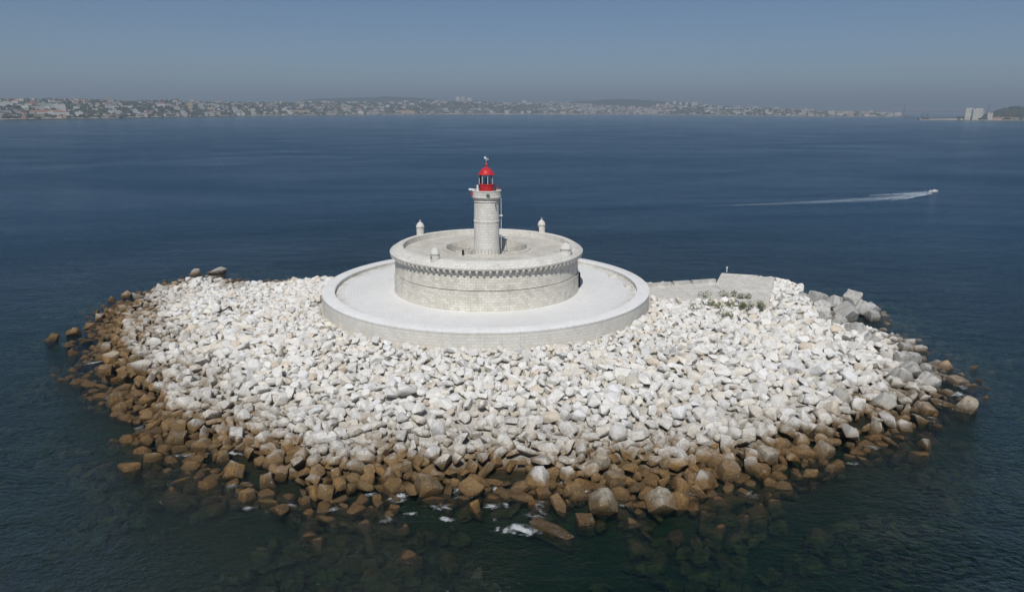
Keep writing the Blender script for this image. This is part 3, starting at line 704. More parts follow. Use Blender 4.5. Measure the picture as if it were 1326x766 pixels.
for (r0, r1, n, kk) in ((1.0, 1.3, 1500, .74), (.80, 1.0, 12000, .60), (.60, .80, 45000, .56), (.40, .6, 60000, .57)):
    P = np.column_stack([NR.uniform(-95, 100, n), NR.uniform(-85, 62, n)]); d = sdist(P)
    keep = (d > -24) & (np.linalg.norm(P, axis=1) > RIN+.5) & ~inpoly(P, QP*1.0) & ~inpoly(P, UP) & ~inpoly(P, CPZ)
    keep &= NR.uniform(0, 1, n) < np.where(d > 1, 1, np.exp(np.minimum(d-1, 0)/9.0))
    pn = np.sin(P[:, 0]*.45+2*np.sin(P[:, 1]*.31))+np.sin(P[:, 1]*.52+1.7*np.sin(P[:, 0]*.27+1))
    keep &= ~((d < 3.2) & (pn > 1.0+np.clip(d, 0, 4)*.2))
    pq = np.sin(P[:, 0]*.21+1.5*np.sin(P[:, 1]*.17+2))+np.sin(P[:, 1]*.26+1.9*np.sin(P[:, 0]*.13))
    keep &= ~((d < -4) & (pq > .15))
    hh = height(P)
    for (x, y), z, dd, k in zip(P, hh, d, keep):
        if not k: continue
        r = NR.uniform(r0, r1)*(1+.34*min(1, max(0, (math.hypot(x, y)-RIN-4)/24))*min(1, max(0, (5-y)/30)))
        if math.hypot(x, y) < RIN+.45+r*.75: continue
        if dd > 6 and r > 1.2 and NR.uniform() < .5: continue
        if near_ok(x, y, r, kk):
            cells.setdefault((int(x//3), int(y//3)), []).append((x, y, r)); rocks.append((x, y, z, r, dd))
rocks = np.array(rocks); NROCK = len(rocks)
zc = rocks[:, 2]+NR.uniform(-.1, .5, NROCK)*rocks[:, 3]
zc = np.where(rocks[:, 4] < 4, rocks[:, 2]+NR.uniform(-.25, .3, NROCK)*rocks[:, 3]-.1, zc)
var = NR.randint(0, NV, NROCK); tin = np.array([pick_tint() for _ in range(NROCK)])
rz = NR.uniform(0, 2*PI, NROCK); rx = NR.normal(0, .24, NROCK); ry = NR.normal(0, .24, NROCK)
sc3 = NR.uniform(.88, 1.14, (NROCK, 3))
rad = rocks[:, 3]
dist = np.sqrt(rocks[:, 0]**2+(rocks[:, 1]-CAM_Y)**2+(zc-CAM_H)**2)
score = rad/dist*(1+.25*np.clip(zc-rocks[:, 2], 0, 1)) * np.where(zc > .35, 1, 0) * np.where(rocks[:, 1] < 12, 1, 0)
score = score*NR.uniform(.72, 1.0, NROCK)
order = np.argsort(-score); 
lv0 = zc+.2*rad - np.clip((-10-rocks[:, 1])/50, 0, 1)*.95 - np.clip((-30-rocks[:, 0])/40, 0, 1)*1.1*np.clip((25-rocks[:, 1])/40, 0, 1) + np.clip((rocks[:, 0]-20)/40, 0, 1)*.65
is_shore = lv0 < .7
ind_b = [i for i in order if not is_shore[i]][:235]; ind_s = [i for i in order if is_shore[i] and zc[i] > .4][:60]
ind = set(ind_b) | set(ind_s)
def zone(x, y, shore_):
    a = math.degrees(math.atan2(x, -y))      # 0 = towards camera, + = right
    names = [(-180, 'at the back left'), (-95, 'left of the platform'), (-75, 'at the left tip of the pile'), (-60, 'on the left shoulder'),
             (-48, 'down-left of the round wall'), (-36, 'below the left edge of the platform'), (-25, 'below the fort at left'),
             (-15, 'left of the lighthouse line'), (-6, 'straight below the lighthouse'), (4, 'right of the lighthouse line'),
             (14, 'below the fort at right'), (24, 'below the right edge of the platform'), (35, 'down-right of the round wall'),
             (46, 'on the right shoulder'), (58, 'near the right tip of the pile'), (75, 'below the quay'), (95, 'by the grey concrete blocks')]
    s = names[0][1]
    for t, nm in names:
        if a >= t: s = nm
    return s
used = {}
def blabel(i, shore_):
    x, y, z, r, d = rocks[i]; sh = SHAPE[var[i] % 4]; t = TINTS[tin[i]][0] if lv0[i] > 1.9 else 'part-stained'
    size = 'big' if r > 1.15 else ('mid-sized' if r > .95 else 'small'); dw = math.hypot(x, y)-RIN; fr = dw/(dw+max(d, 0)+1e-6)
    row = 'at the wet edge' if d < 2.5 else 'low down' if fr > .72 else 'halfway down' if fr > .38 else 'high by the wall'
    if shore_:
        return f'{size} {sh} brown-stained boulder {"at the wet edge" if d < 2.5 else "in the stained band"} {zone(x, y, 1)}'
    return f'{size} {sh} {t} boulder {row} {zone(x, y, 0)}'
for i in list(ind_b)+list(ind_s):
    sh_ = i in set(ind_s) if False else is_shore[i]
    o = bpy.data.objects.new('boulder' if not sh_ else 'shore_boulder', hi_me[var[i]]); COL.objects.link(o)
    o.location = (rocks[i, 0], rocks[i, 1], zc[i]); o.rotation_euler = (rx[i], ry[i], rz[i]); o.scale = tuple(sc3[i]*rad[i])
    o['tint'] = tuple(float(c) for c in TINTS[tin[i]][1])
    tag(o, blabel(i, sh_), 'boulder', 'brown-stained boulders along the waterline' if sh_ else 'pale boulders heaped around the fort')
# the rest of the heap: one mass of several thousand
rest = [i for i in range(NROCK) if i not in ind]
VL, TL, CL, off = [], [], [], 0
for k, i in enumerate(rest):
    src, tri = LO[var[i]]
    m3 = np.array(Euler((rx[i], ry[i], rz[i])).to_matrix())
    VL.append(((src*sc3[i]*rad[i]) @ m3.T+np.array([rocks[i, 0], rocks[i, 1], zc[i]])).astype(np.float32)); TL.append((tri+off).astype(np.int32)); off += len(src)
    c = np.ones((len(src), 4), np.float32); c[:, :3] = np.array(TINTS[tin[i]][1])*R.uniform(.92, 1.05); CL.append(c)
VV = np.concatenate(VL); TT = np.concatenate(TL); CC = np.concatenate(CL); del VL, TL, CL
me = np_mesh('boulder_heap', VV, TT, M_rockmass, False, {'tint': CC}); o = bpy.data.objects.new('boulder_heap', me); COL.objects.link(o)
tag(o, 'thousands of white limestone boulders piled round the fort down to the brown waterline', 'boulders', kind='stuff')
print('ROCKS', NROCK, 'rest', len(rest))

# notable single rocks and concrete blocks -------------------------------------------------
def cube_mesh(seed, p=9.0, dims=(1, 1, 1), tip=None):
    bm = bmesh.new(); bmesh.ops.create_cube(bm, size=2); bmesh.ops.subdivide_edges(bm, edges=bm.edges[:], cuts=9, use_grid_fill=True)
    V = np.array([v.co[:] for v in bm.verts]); T = np.array([[v.index for v in f.verts] for f in bm.faces]); bm.free()
    rs = np.random.RandomState(seed)
    # pull the cube's grid to a soft-cornered block
    n = np.sum(np.abs(V)**(p*2), 1)**(1/(p*2)); V = V/n[:, None]
    for i in range(3):      # chipped corners
        c = np.sign(rs.normal(size=3)); c = c/np.linalg.norm(c); h = rs.uniform(1.15, 1.45); d = V @ c; ov = np.maximum(d-h, 0); V = V-ov[:, None]*c
    k = rs.uniform(1, 3, (5, 3)); ph = rs.uniform(0, 6, 5); k2 = rs.uniform(-8, 8, (8, 3)); w = sum(np.sin(V @ k[i]+ph[i]) for i in range(5))*.018+sum(np.sin(V @ k2[i]+i) for i in range(8))*.008
    V = V*(1+w)[:, None]*np.array(dims)
    if tip: V[:, :2] *= (1-tip*(V[:, 2:3]+1)/2)
    return V, T
def place(name, px, py, w_px, kind, tint, label, cat, lift=.3, rot=None, group=None, mat=None, dims=None, zb=None):
    """a rock about w_px wide whose middle is seen at px, py"""
    if zb is not None and zb > .25: zb = zb+.2
    z = zb if zb is not None else 0.4
    for _ in range(6):
        x, y = unp(px, py, z); h = float(height([[x, y]])[0]); 
        D = math.dist((x, y, z), (0, CAM_Y, CAM_H)); r = w_px/F*D/2*.86
        z = (zb if zb is not None else max(h, -.5)+r*lift)
    if kind == 'cube': V, T = cube_mesh(int(px*7+py), dims=dims or (.80, .80, .80))
    elif kind == 'bar': V, T = cube_mesh(int(px*7+py), dims=dims or (1.1, .33, .33))
    elif kind == 'prism': V, T = cube_mesh(int(px*7+py), dims=dims or (.95, .8, .8), tip=.5)
    else:
        V, T = hullrock(int(px*3+py), dims or (1.1, .95, .9), 16 if kind == 'rock' else 9, 3.2 if kind == 'rock' else 2.2, True)
    me = np_mesh(name, V*r, T, mat or M_rock); o = bpy.data.objects.new(name, me); COL.objects.link(o)
    o.location = (x, y, z); rr = random.Random(int(px+py*3))
    o.rotation_euler = rot or (rr.uniform(-.5, .5), rr.uniform(-.5, .5), rr.uniform(0, 3))
    o['tint'] = tuple(min(1.0, c*1.12) for c in tint); me.set_sharp_from_angle(angle=.5)
    tag(o, label, cat, group); return o
for px, py, w, rt, lab, zb in blocks:
    place('concrete_block', px, py, w, 'cube', GR if (int(px) % 3) else (.52, .515, .49), lab, 'concrete block', rot=rt, group=G1, mat=M_block, zb=zb)
for px, py, w, kd, tint, lab, zb, rt in singles:
    place('rock' if kd in ('rock', 'sharp') else 'stone_block', px, py, w, kd, tint, lab, 'rock' if kd in ('rock', 'sharp') else 'block', rot=rt, zb=zb, mat=M_rock if kd in ('rock', 'sharp') else M_block)

# drowned rocks farther out in front: lie below the surface
dr = []
# ------------------------------------------------------------------ foam
def m_foam(name, lo, hi, sc_, top=.8, a=(.78, .82, .84), solid=False):
    m = MT(name); uv = m.uv(); p = m.pos(); c = m.n('VectorMath', _operation='LENGTH'); m.put(c.inputs[0], uv)
    n = m.noise(p, sc_, 8, .72, 1.6); n2 = m.noise(p, sc_*.22, 4, .6, .8)
    lace = m.math('SUBTRACT', 1.0, m.math('MULTIPLY', m.math('ABSOLUTE', m.math('SUBTRACT', n, .5)), 9.0), True)      # thin threads of bubbles
    v = m.math('ADD', m.math('MULTIPLY', lace, m.mapr(n2, .42, .60)), m.mapr(n2, .56, .72))
    if solid: v = m.mapr(n, .30, .62)
    fade = m.math('SUBTRACT', 1.0, m.math('POWER', c.outputs['Value'], 1.6), True)
    al = m.mapr(m.math('MULTIPLY', v, fade), lo, hi, 0, top)
    d = m.n('BsdfDiffuse', Color=(*a, 1)); t = m.n('BsdfTransparent'); x = m.n('MixShader'); m.put(x.inputs[0], al)
    m.t.links.new(t.outputs[0], x.inputs[1]); m.t.links.new(d.outputs[0], x.inputs[2]); m.t.links.new(x.outputs[0], m.out.inputs[0]); return m.m
M_foam = m_foam('surf_foam', .15, .95, 1.9, .62)
fm = MB()
foams = [(665, 684, 34, 12), (690, 690, 22, 10), (700, 650, 14, 14), (722, 645, 12, 18), (566, 655, 22, 9), (518, 643, 20, 14), (500, 672, 16, 8), (640, 632, 26, 6), (592, 632, 12, 12), (740, 615, 20, 5), (760, 640, 10, 10),
         (148, 511, 16, 6), (140, 478, 12, 5), (210, 571, 10, 5), (1148, 434, 14, 8), (1228, 492, 14, 8), (1237, 509, 14, 6), (1200, 541, 14, 6), (1240, 497, 8, 8), (968, 640, 14, 8), (940, 652, 10, 4), (326, 656, 14, 7),
         (310, 585, 20, 6), (262, 588, 14, 4), (345, 600, 14, 5), (425, 660, 14, 6), (160, 440, 14, 5), (120, 470, 12, 4), (200, 548, 16, 4), (460, 655, 12, 5), (840, 640, 10, 5), (895, 640, 14, 5), (1105, 600, 10, 3), (1215, 520, 12, 5), (480, 640, 16, 5), (530, 665, 12, 4), (580, 672, 14, 5), (600, 645, 18, 6), (650, 655, 24, 8), (690, 628, 18, 5), (735, 625, 14, 5), (810, 655, 12, 5), (380, 655, 14, 5), (300, 630, 12, 4), (240, 590, 14, 4), (180, 555, 12, 4), (1130, 580, 12, 4), (1030, 612, 12, 4), (1160, 440, 10, 4), (700, 668, 30, 9), (640, 672, 14, 7)]
for k, (a, c, w, h) in enumerate(foams):
    x, y = unp(a, c, 0); D = math.hypot(x, y-CAM_Y); rx_ = w/F*D*1.1; ry_ = h/F*D*1.0*D/CAM_H*.95; b0 = len(fm.v); n = 20; zz_ = .02+.0015*k
    fm.v.append((x, y, zz_)); rr = [1+.25*math.sin(3*i+k)+.15*math.sin(7*i+2*k) for i in range(n)]
    for i in range(n): fm.v.append((x+rx_*rr[i]*math.cos(2*PI*i/n), y+ry_*rr[i]*math.sin(2*PI*i/n), zz_))
    for i in range(n):
        j = (i+1) % n; fm.face((b0, b0+1+i, b0+1+j), [(0, 0), (math.cos(2*PI*i/n), math.sin(2*PI*i/n)), (math.cos(2*PI*j/n), math.sin(2*PI*j/n))])
tag(fm.build('foam', M_foam, sharp=0), 'patches of white surf breaking over the brown rocks', 'foam', kind='stuff')

# ------------------------------------------------------------------ shrubs by the quay
def m_leaf():
    m = MT('shrub_leaf'); f = m.noise(m.pos(), 2.5, 4); c = m.mix(m.mapr(f, .35, .65), (.085, .105, .04), (.19, .20, .09)); m.bsdf(c, .7, None, 0, .2); return m.m
M_leaf = m_leaf()
SHRUB_UP = 1.0
places = ['at the quay edge, leftmost of the back row', 'at the quay edge, tallest of the back row', 'just right of the tallest back-row shrub', 'in the middle of the back row', 'at the right of the back row', 'between the back row and the middle boulders', 'left of centre among the white boulders', 'farthest left among the boulders', 'above the patchy one near the quay', 'alone at the right among the boulders', 'just left of the dense dark shrub', 'lowest down the slope, left of its smaller neighbour', 'lowest down the slope, beside the dark upright one', 'under the right end of the quay', 'below the bluish one near the quay end', 'between the thin and the small ones at the quay edge']
for (px, py, w, kd), pl_ in zip(sp, places):
    z = 4.5; 
    for _ in range(4): x, y = unp(px, py, z); z = float(height([[x, y]])[0])+SHRUB_UP
    D = math.hypot(x, y-CAM_Y); rr = w/F*D/2*1.35; b = MB(); rg = random.Random(px)
    root = empty('shrub', (x, y, z-.2)); tag(root, f'{kd} green shrub {pl_}', 'shrub', 'green shrubs growing between the boulders below the quay')
    for i in range(120):
        a = rg.uniform(0, 2*PI); q = rg.random()**.5*rr*1.1; hgt = rg.uniform(-.3, 1.1)*min(1.0, rr+.35)*(1-.5*(q/rr)**2); c = Vector((q*math.cos(a), q*math.sin(a)*.8, .15+hgt))
        l = rg.uniform(.09, .2); u = Vector((rg.gauss(0, 1), rg.gauss(0, 1), rg.gauss(.4, 1))).normalized(); v_ = u.orthogonal().normalized()
        k = len(b.v); b.v += [tuple(c-u*l), tuple(c+v_*l*.45), tuple(c+u*l), tuple(c-v_*l*.45)]; b.face((k, k+1, k+2, k+3))
    b.build('foliage', M_leaf, root, 0)
    b = MB()
    for i in range(7): a = rg.uniform(0, 2*PI); b.tube((0, 0, -.2), (rr*.6*math.cos(a), rr*.6*math.sin(a), .45), .03, 5, r2=.012)
    b.build('stem', M_wood, root)
# black hose lying on the boulders at the upper left
pts = [(281, 404), (287, 402.5), (293, 400.5), (297, 398.5), (299.5, 400), (300, 403)]
b = MB(); P3 = []
for px, py in pts:
    x, y = unp(px, py, 3.6); P3.append((x, y, float(height([[x, y]])[0])+1.25))
for p, q in zip(P3[:-1], P3[1:]): b.tube(p, q, .13, 8)
tag(b.build('hose', M_dark), 'short black curved hose lying on white boulders left of the platform', 'hose')

# ------------------------------------------------------------------ motorboat and wake
bx, by = unp(1207.5, 249.0, 0); bt = empty('motorboat', (bx, by, 0), math.radians(14)); tag(bt, 'small white motorboat speeding right with a person aboard, trailing a long wake', 'motorboat')
b = MB(); secs = [(-2.9, .95, .62), (-1.5, 1.1, .66), (.3, 1.1, .72), (1.7, .85, .85), (2.7, .42, 1.02), (3.3, .06, 1.15)]
for x, w, z in secs: b.v += [(x, -w, z), (x, -w*.82, .05), (x, 0, -.3+.12*max(0, x)), (x, w*.82, .05), (x, w, z), (x, w*.8, z-.05), (x, -w*.8, z-.05)]
for i in range(len(secs)-1):
    for k in range(7): k2 = (k+1) % 7; b.face((i*7+k, (i+1)*7+k, (i+1)*7+k2, i*7+k2), None, 0, True)
b.face(tuple(range(6, -1, -1))); b.face(tuple(35+k for k in range(7)))
b.build('hull', M_metalw, bt)
b = MB(); b.box((.7, 0, 1.15), (.9, 1.0, .9), top=(.7, .85)); b.build('console', M_metalw, bt)
b = MB(); b.box((.95, 0, 1.78), (.08, .95, .4), Matrix.Rotation(-.4, 3, 'Y')); b.build('windscreen', M_dark, bt)
b = MB(); b.box((-2.95, 0, .75), (.35, .45, .75)); b.box((-3.0, 0, .1), (.18, .2, 1.0)); b.build('outboard_motor', M_dark, bt)
b = MB(); b.box((-.9, 0, .95), (.6, 1.0, .35)); b.build('seat', M_white, bt)
def person(loc, rz_, label, par=None):
    me = bpy.data.meshes.new('person'); V = [(0, 0, .92), (0, 0, 1.15), (0, 0, 1.38), (0, 0, 1.50), (0, .03, 1.62), (0, .03, 1.76),
        (.10, 0, .88), (.14, .08, .48), (.15, 0, .06), (.15, .16, .03), (-.10, 0, .88), (-.14, .08, .48), (-.15, 0, .06), (-.15, .16, .03),
        (.20, 0, 1.38), (.26, .12, 1.12), (.16, .38, 1.10), (-.20, 0, 1.38), (-.26, .12, 1.12), (-.16, .38, 1.10), (.14, .46, 1.1), (-.14, .46, 1.1)]
    E = [(0, 1), (1, 2), (2, 3), (3, 4), (4, 5), (0, 6), (6, 7), (7, 8), (8, 9), (0, 10), (10, 11), (11, 12), (12, 13), (2, 14), (14, 15), (15, 16), (2, 17), (17, 18), (18, 19), (16, 20), (19, 21)]
    rr = [.15, .14, .16, .06, .09, .10, .09, .065, .05, .04, .09, .065, .05, .04, .06, .045, .035, .06, .045, .035, .035, .035]
    me.from_pydata(V, E, []); o = bpy.data.objects.new('person', me); COL.objects.link(o)
    sk = o.modifiers.new('skin', 'SKIN'); 
    for i, r in enumerate(rr): me.skin_vertices[0].data[i].radius = (r, r)
    me.skin_vertices[0].data[0].use_root = True
    o.modifiers.new('sub', 'SUBSURF').levels = 1; me.materials.append(plain('dark_clothing', (.05, .06, .09), .8))
    o.location = loc; o.rotation_euler = (0, 0, rz_); tag(o, label, 'person'); return o
ca, sa = math.cos(math.radians(14)), math.sin(math.radians(14))
bt_pt = lambda x, y: (bx+ca*x-sa*y, by+sa*x+ca*y)
x, y = bt_pt(-.1, 0); person((x, y, .12), math.radians(14-90), 'person in dark clothes standing at the console of the motorboat')
# wake
M_wake = m_foam('wake_foam', .0, .8, .12, .55, a=(.58, .68, .76), solid=True)
wk = MB()
def wake_strip(pts, z, name=None):
    b0 = len(wk.v); n = len(pts)
    for (px, py, hw, dens) in pts:
        for s_ in (-1, 0, 1):
            x, y = unp(px, py+s_*hw, 0); wk.v.append((x, y, z))
    for i in range(n-1):
        for k in range(2):
            q = (b0+i*3+k, b0+(i+1)*3+k, b0+(i+1)*3+k+1, b0+i*3+k+1)
            def uvf(ii, kk): s_ = kk-1; return (math.hypot(s_*.9, 1-pts[ii][3]), 0)
            wk.face(q, [uvf(i, k), uvf(i+1, k), uvf(i+1, k+1), uvf(i, k+1)])
wake_strip([(1205, 249.5, 1.8, 1), (1190, 250.0, 2.2, 1), (1172, 251.0, 2.0, .8), (1150, 252, 1.6, .5), (1125, 253, 1.5, .35)], .03)
wake_strip([(1207, 250.5, 1.0, 1), (1190, 253.5, 1.3, .95), (1172, 257.0, 1.5, .7), (1155, 258.5, 1.6, .5)], .034)
wake_strip([(1200, 251.0, 2.2, .9), (1170, 254.5, 2.8, .7), (1140, 257, 3.4, .55), (1100, 259.5, 3.6, .42), (1060, 261.5, 3.2, .34), (1015, 263.5, 2.6, .30), (960, 265.5, 2.0, .24), (900, 267, 1.2, .12)], .026)
tag(wk.build('boat_wake', M_wake, sharp=0), 'long white foam wake trailing left behind the motorboat', 'wake', kind='stuff')

# ------------------------------------------------------------------ far shore
def interp(tab, u):
    return float(np.interp(u, [t[0] for t in tab], [t[1] for t in tab]))
SHORE_D = [(-260, 2050), (0, 2450), (150, 2950), (300, 4000), (420, 4700), (500, 5400), (640, 6500), (800, 6900), (900, 6000), (1000, 5400), (1080, 5200), (1180, 5200)]
SKY1 = [(-260, 129), (0, 128.5), (60, 127.2), (100, 128.3), (130, 128.3), (170, 130.5), (215, 128.0), (240, 130.2), (300, 131.0), (350, 130.4), (400, 131), (470, 130.8), (540, 130), (575, 129), (595, 127.8), (615, 128.6), (650, 131.0), (690, 132.6), (700, 131.8), (722, 131.2), (740, 132.0), (770, 134.0), (800, 136), (835, 139), (850, 136), (868, 133), (895, 133.6), (930, 136.2), (960, 137.5), (1000, 139.5), (1040, 141.2), (1080, 143.5), (1120, 144.6), (1150, 145.6), (1180, 148.5)]
DEEP = [(-260, 1.42), (0, 1.42), (300, 1.34), (640, 1.25), (800, 1.2), (1000, 1.2), (1180, 1.15)]
def nz(u, t):
    return math.sin(u*.043+t*3.1)*.5+math.sin(u*.11+t*7.3+1)*.3+math.sin(u*.021-t*9)*.5
def land(u, t):
    D0 = interp(SHORE_D, u); D = D0*(1+(interp(DEEP, u)-1)*t); zt = rowz(u, interp(SKY1, u)+2.2, D0*interp(DEEP, u))
    if t <= 0: z = -3+0*t if t < 0 else 0.5
    else:
        s = t**.75 if t <= 1 else max(0, 1-(t-1)*2.2)
        z = 2+zt*s+nz(u, t)*zt*.10*math.sin(PI*min(t, 1))
    return far(u, D, z)
def m_hill(name, a, b_, c_):
    m = MT(name); p = m.pos(); f = m.noise(p, .006, 6, .7); g = m.noise(p, .03, 5, .7)
    c = m.mix(m.mapr(f, .38, .58), a, b_); c = m.mix(m.mapr(g, .5, .65, 0, .8), c, c_); m.bsdf(c, .95, None, 0, .05); return m.m
M_hill = m_hill('far_shore_scrub', (.035, .055, .028), (.19, .165, .12), (.045, .065, .035)); M_wood_far = m_hill('far_woods', (.038, .050, .032), (.062, .072, .045), (.045, .055, .035))
us = np.arange(-260, 1181, 6); ts = [-.02, 0.0, .03, .1, .2, .3, .4, .5, .6, .7, .8, .9, 1.0, 1.1, 1.25]
V = np.array([tuple(land(u, t)) for t in ts for u in us]); nu = len(us)
Qf = np.array([[j*nu+i, j*nu+i+1, (j+1)*nu+i+1, (j+1)*nu+i] for j in range(len(ts)-1) for i in range(nu-1)])
o = bpy.data.objects.new('hills', np_mesh('far_shore_hills', V, Qf, M_hill)); COL.objects.link(o); tag(o, kind='structure')
def ridge(u0, u1, tab, D, name, mat, base=140):
    us = np.arange(u0, u1+1, 4); rows = []
    for k, (dd, hh) in enumerate([(-900, 0), (-450, .55), (0, 1.0), (300, .85), (1000, 0)]):
        for u in us:
            zt = rowz(u, interp(tab, u), D)+nz(u*3, 0)*3; rows.append(tuple(far(u, D+dd, max(2, zt*hh) if hh else 0)))
    n = len(us); Q_ = np.array([[j*n+i, j*n+i+1, (j+1)*n+i+1, (j+1)*n+i] for j in range(4) for i in range(n-1)])
    o = bpy.data.objects.new(name, np_mesh(name, np.array(rows), Q_, mat)); COL.objects.link(o); tag(o, kind='structure')
ridge(370, 600, [(370, 136), (390, 130), (410, 128), (440, 127), (480, 125.9), (500, 125.2), (520, 125.8), (548, 127.2), (565, 129.5), (600, 138)], 9600, 'hills', M_wood_far)
ridge(715, 915, [(715, 137), (745, 131.2), (770, 129.8), (790, 128.6), (803, 128.0), (820, 129), (850, 130.8), (880, 132), (915, 137)], 9400, 'hills', M_wood_far)
# right headland with silos
SR = [(1188, 157.8), (1190, 156), (1230, 155.2), (1262, 153.5), (1275, 150), (1284, 146.5), (1295, 142.5), (1310, 139.5), (1326, 137.8), (1420, 134), (1500, 136)]
def landr(u, t):
    D0 = 3200; D = D0*(1+.3*t)
    zt = max(3.0, rowz(u, interp(SR, u), D0*1.3)); s = 0 if t < 0 else t**.8 if t <= 1 else max(0, 1-(t-1)*2)
    z = -3 if t < 0 else 2.2+(zt-2.2)*s+nz(u, t)*zt*.04*math.sin(PI*min(t, 1))
    return far(u, D, z)
us2 = np.arange(1188, 1500, 3); V = np.array([tuple(landr(u, t)) for t in ts for u in us2]); nu = len(us2)
Qf = np.array([[j*nu+i, j*nu+i+1, (j+1)*nu+i+1, (j+1)*nu+i] for j in range(len(ts)-1) for i in range(nu-1)])
o = bpy.data.objects.new('hills', np_mesh('right_headland', V, Qf, M_wood_far)); COL.objects.link(o); tag(o, kind='structure')
# pale strand and sea wall along the water
def strand(fn, us, name, z, w):
    b = MB(); n = len(us)
    for u in us:
        p = fn(u, 0.0); q = fn(u, w); b.v += [(p.x, p.y-6, -1), (p.x, p.y-6, z), (q.x, q.y, max(z, q.z+.6))]
    for i in range(n-1):
        for k in range(2): b.face((i*3+k, (i+1)*3+k, (i+1)*3+k+1, i*3+k+1))
    o = b.build(name, plain('pale_sand', (.42, .36, .28), .95, scale=.02, var=.3), sharp=0); tag(o, kind='structure')
strand(land, list(range(-260, 1171, 8)), 'beach', 4.0, .015); strand(landr, list(range(1190, 1500, 8)), 'beach', 3.5, .01)
# buildings
WALLS = [('white', (.72, .71, .68)), ('cream', (.66, .60, .48)), ('pink', (.60, .42, .36)), ('grey', (.45, .45, .45)), ('ochre', (.58, .46, .28)), ('brick-red', (.42, .22, .16)), ('pale green', (.42, .50, .42))]
wm = {}
def m_facade(nm, col):
    m = MT('render_'+nm.replace(' ', '_')); tc = m.uv()
    b_ = m.n('TexBrick', _offset=0.0, Scale=1.0, Color1=(.10, .11, .13, 1), Color2=(.14, .15, .17, 1), Mortar=(*col, 1), Vector=tc)
    b_.inputs['Mortar Size'].default_value = .95; b_.inputs['Brick Width'].default_value = 3.6; b_.inputs['Row Height'].default_value = 3.1; b_.inputs['Mortar Smooth'].default_value = 0
    c = m.mix(m.mapr(m.noise(m.pos(), .02, 3), .3, .7, 0, .25), b_.outputs['Color'], tuple(x*.7 for x in col)); m.bsdf(c, .85, None, 0, .1); return m.m
for nm, c in WALLS: wm[nm] = m_facade(nm, c)
M_roofr = plain('terracotta_roof', (.30, .16, .11), .85, scale=.05); M_roofg = plain('flat_grey_roof', (.40, .39, .37), .9, scale=.05)
def bmesh_building(mb, c, w, d, h, rz_, roof, mi_wall, mi_roof):
    rm = Matrix.Rotation(rz_, 3, 'Z'); c = Vector(c)
    mb.box(c+Vector((0, 0, h/2-3)), (w, d, h+6), rm, mi_wall)
    if roof == 'pitched':
        b0 = len(mb.v); rh = min(w, d)*.26
        for x, y, z in ((-w/2-.5, -d/2-.5, 0), (w/2+.5, -d/2-.5, 0), (w/2+.5, d/2+.5, 0), (-w/2-.5, d/2+.5, 0), (-w*.28, 0, rh), (w*.28, 0, rh)): mb.v.append(tuple(c+Vector((0, 0, h+.02))+rm @ Vector((x, y, z))))
        for f in ((b0, b0+1, b0+5, b0+4), (b0+1, b0+2, b0+5), (b0+2, b0+3, b0+4, b0+5), (b0+3, b0, b0+4)): mb.face(f, None, mi_roof)
    else:
        mb.box(c+Vector((0, 0, h+.25)), (w+.8, d+.8, .5), rm, mi_roof)
        if h > 14: mb.box(c+Vector((w*.1, 0, h+2)), (w*.25, d*.4, 3), rm, mi_wall)
bl = random.Random(23); spots = []
def density(u, t):
    woods = [(150, 205, .2, .8), (215, 260, .1, .7), (60, 130, .15, .55), (500, 690, .18, .62), (30, 60, 0, .25), (105, 140, .0, .2), (240, 262, .0, 1)]
    for a, c, t0, t1 in woods:
        if a < u < c and t0 < t < t1: return .22
    if u > 1080: return .5
    if 700 < u < 870: return 1.3
    return 1.0*(.45+.55*max(0, math.sin(u*.19+3*math.sin(t*5+u*.02))))
def section(u):
    names = [(-999, 'at the far left end of town'), (40, 'left of the pale green blocks'), (75, 'above the red-and-white shed'), (110, 'right of the red-and-white shed'),
             (160, 'by the wooded slope'), (200, 'under the first pale crest'), (238, 'by the tan tower'), (268, 'past the grey tower'), (330, 'left of the dark wooded ridge'),
             (400, 'under the left end of the dark ridge'), (450, 'under the middle of the dark ridge'), (500, 'by the long ochre barracks'), (550, 'left of the white hilltop blocks'), (585, 'under the white hilltop blocks'),
             (640, 'above the long dark wood'), (700, 'on the village hill'), (760, 'under the second dark ridge'), (820, 'left of the row of five slabs'), (870, 'under the row of five slabs'), (910, 'on the terraced suburb'), (980, 'on the falling skyline'), (1060, 'near the bridge end'), (1180, 'on the right headland')]
    s = names[0][1]
    for a, n in names:
        if u >= a: s = n
    return s
tries = 0
while len(spots) < 2700 and tries < 60000:
    tries += 1
    u = bl.uniform(-40, 1168); t = bl.random()**1.1*1.02+.004
    if bl.random() > density(u, t)/1.3: continue
    D = interp(SHORE_D, u); big = bl.random() < .13
    w = bl.uniform(18, 40) if big else bl.uniform(8, 18); h = bl.uniform(10, 19) if big else bl.uniform(4.5, 8); d = w*bl.uniform(.4, .8) if big else w*bl.uniform(.7, 1)
    if D > 5000: w *= 1.25; h *= 1.15
    col = bl.choices([x[0] for x in WALLS], [.50, .20, .10, .08, .05, .04, .03])[0]
    roof = 'flat' if big and bl.random() < .7 else bl.choice(['pitched', 'flat', 'flat'])
    rz_ = -math.atan2((u-663), F)+bl.uniform(-.5, .5)
    spots.append((u, t, w, d, h, rz_, col, roof, w*h/D**2))
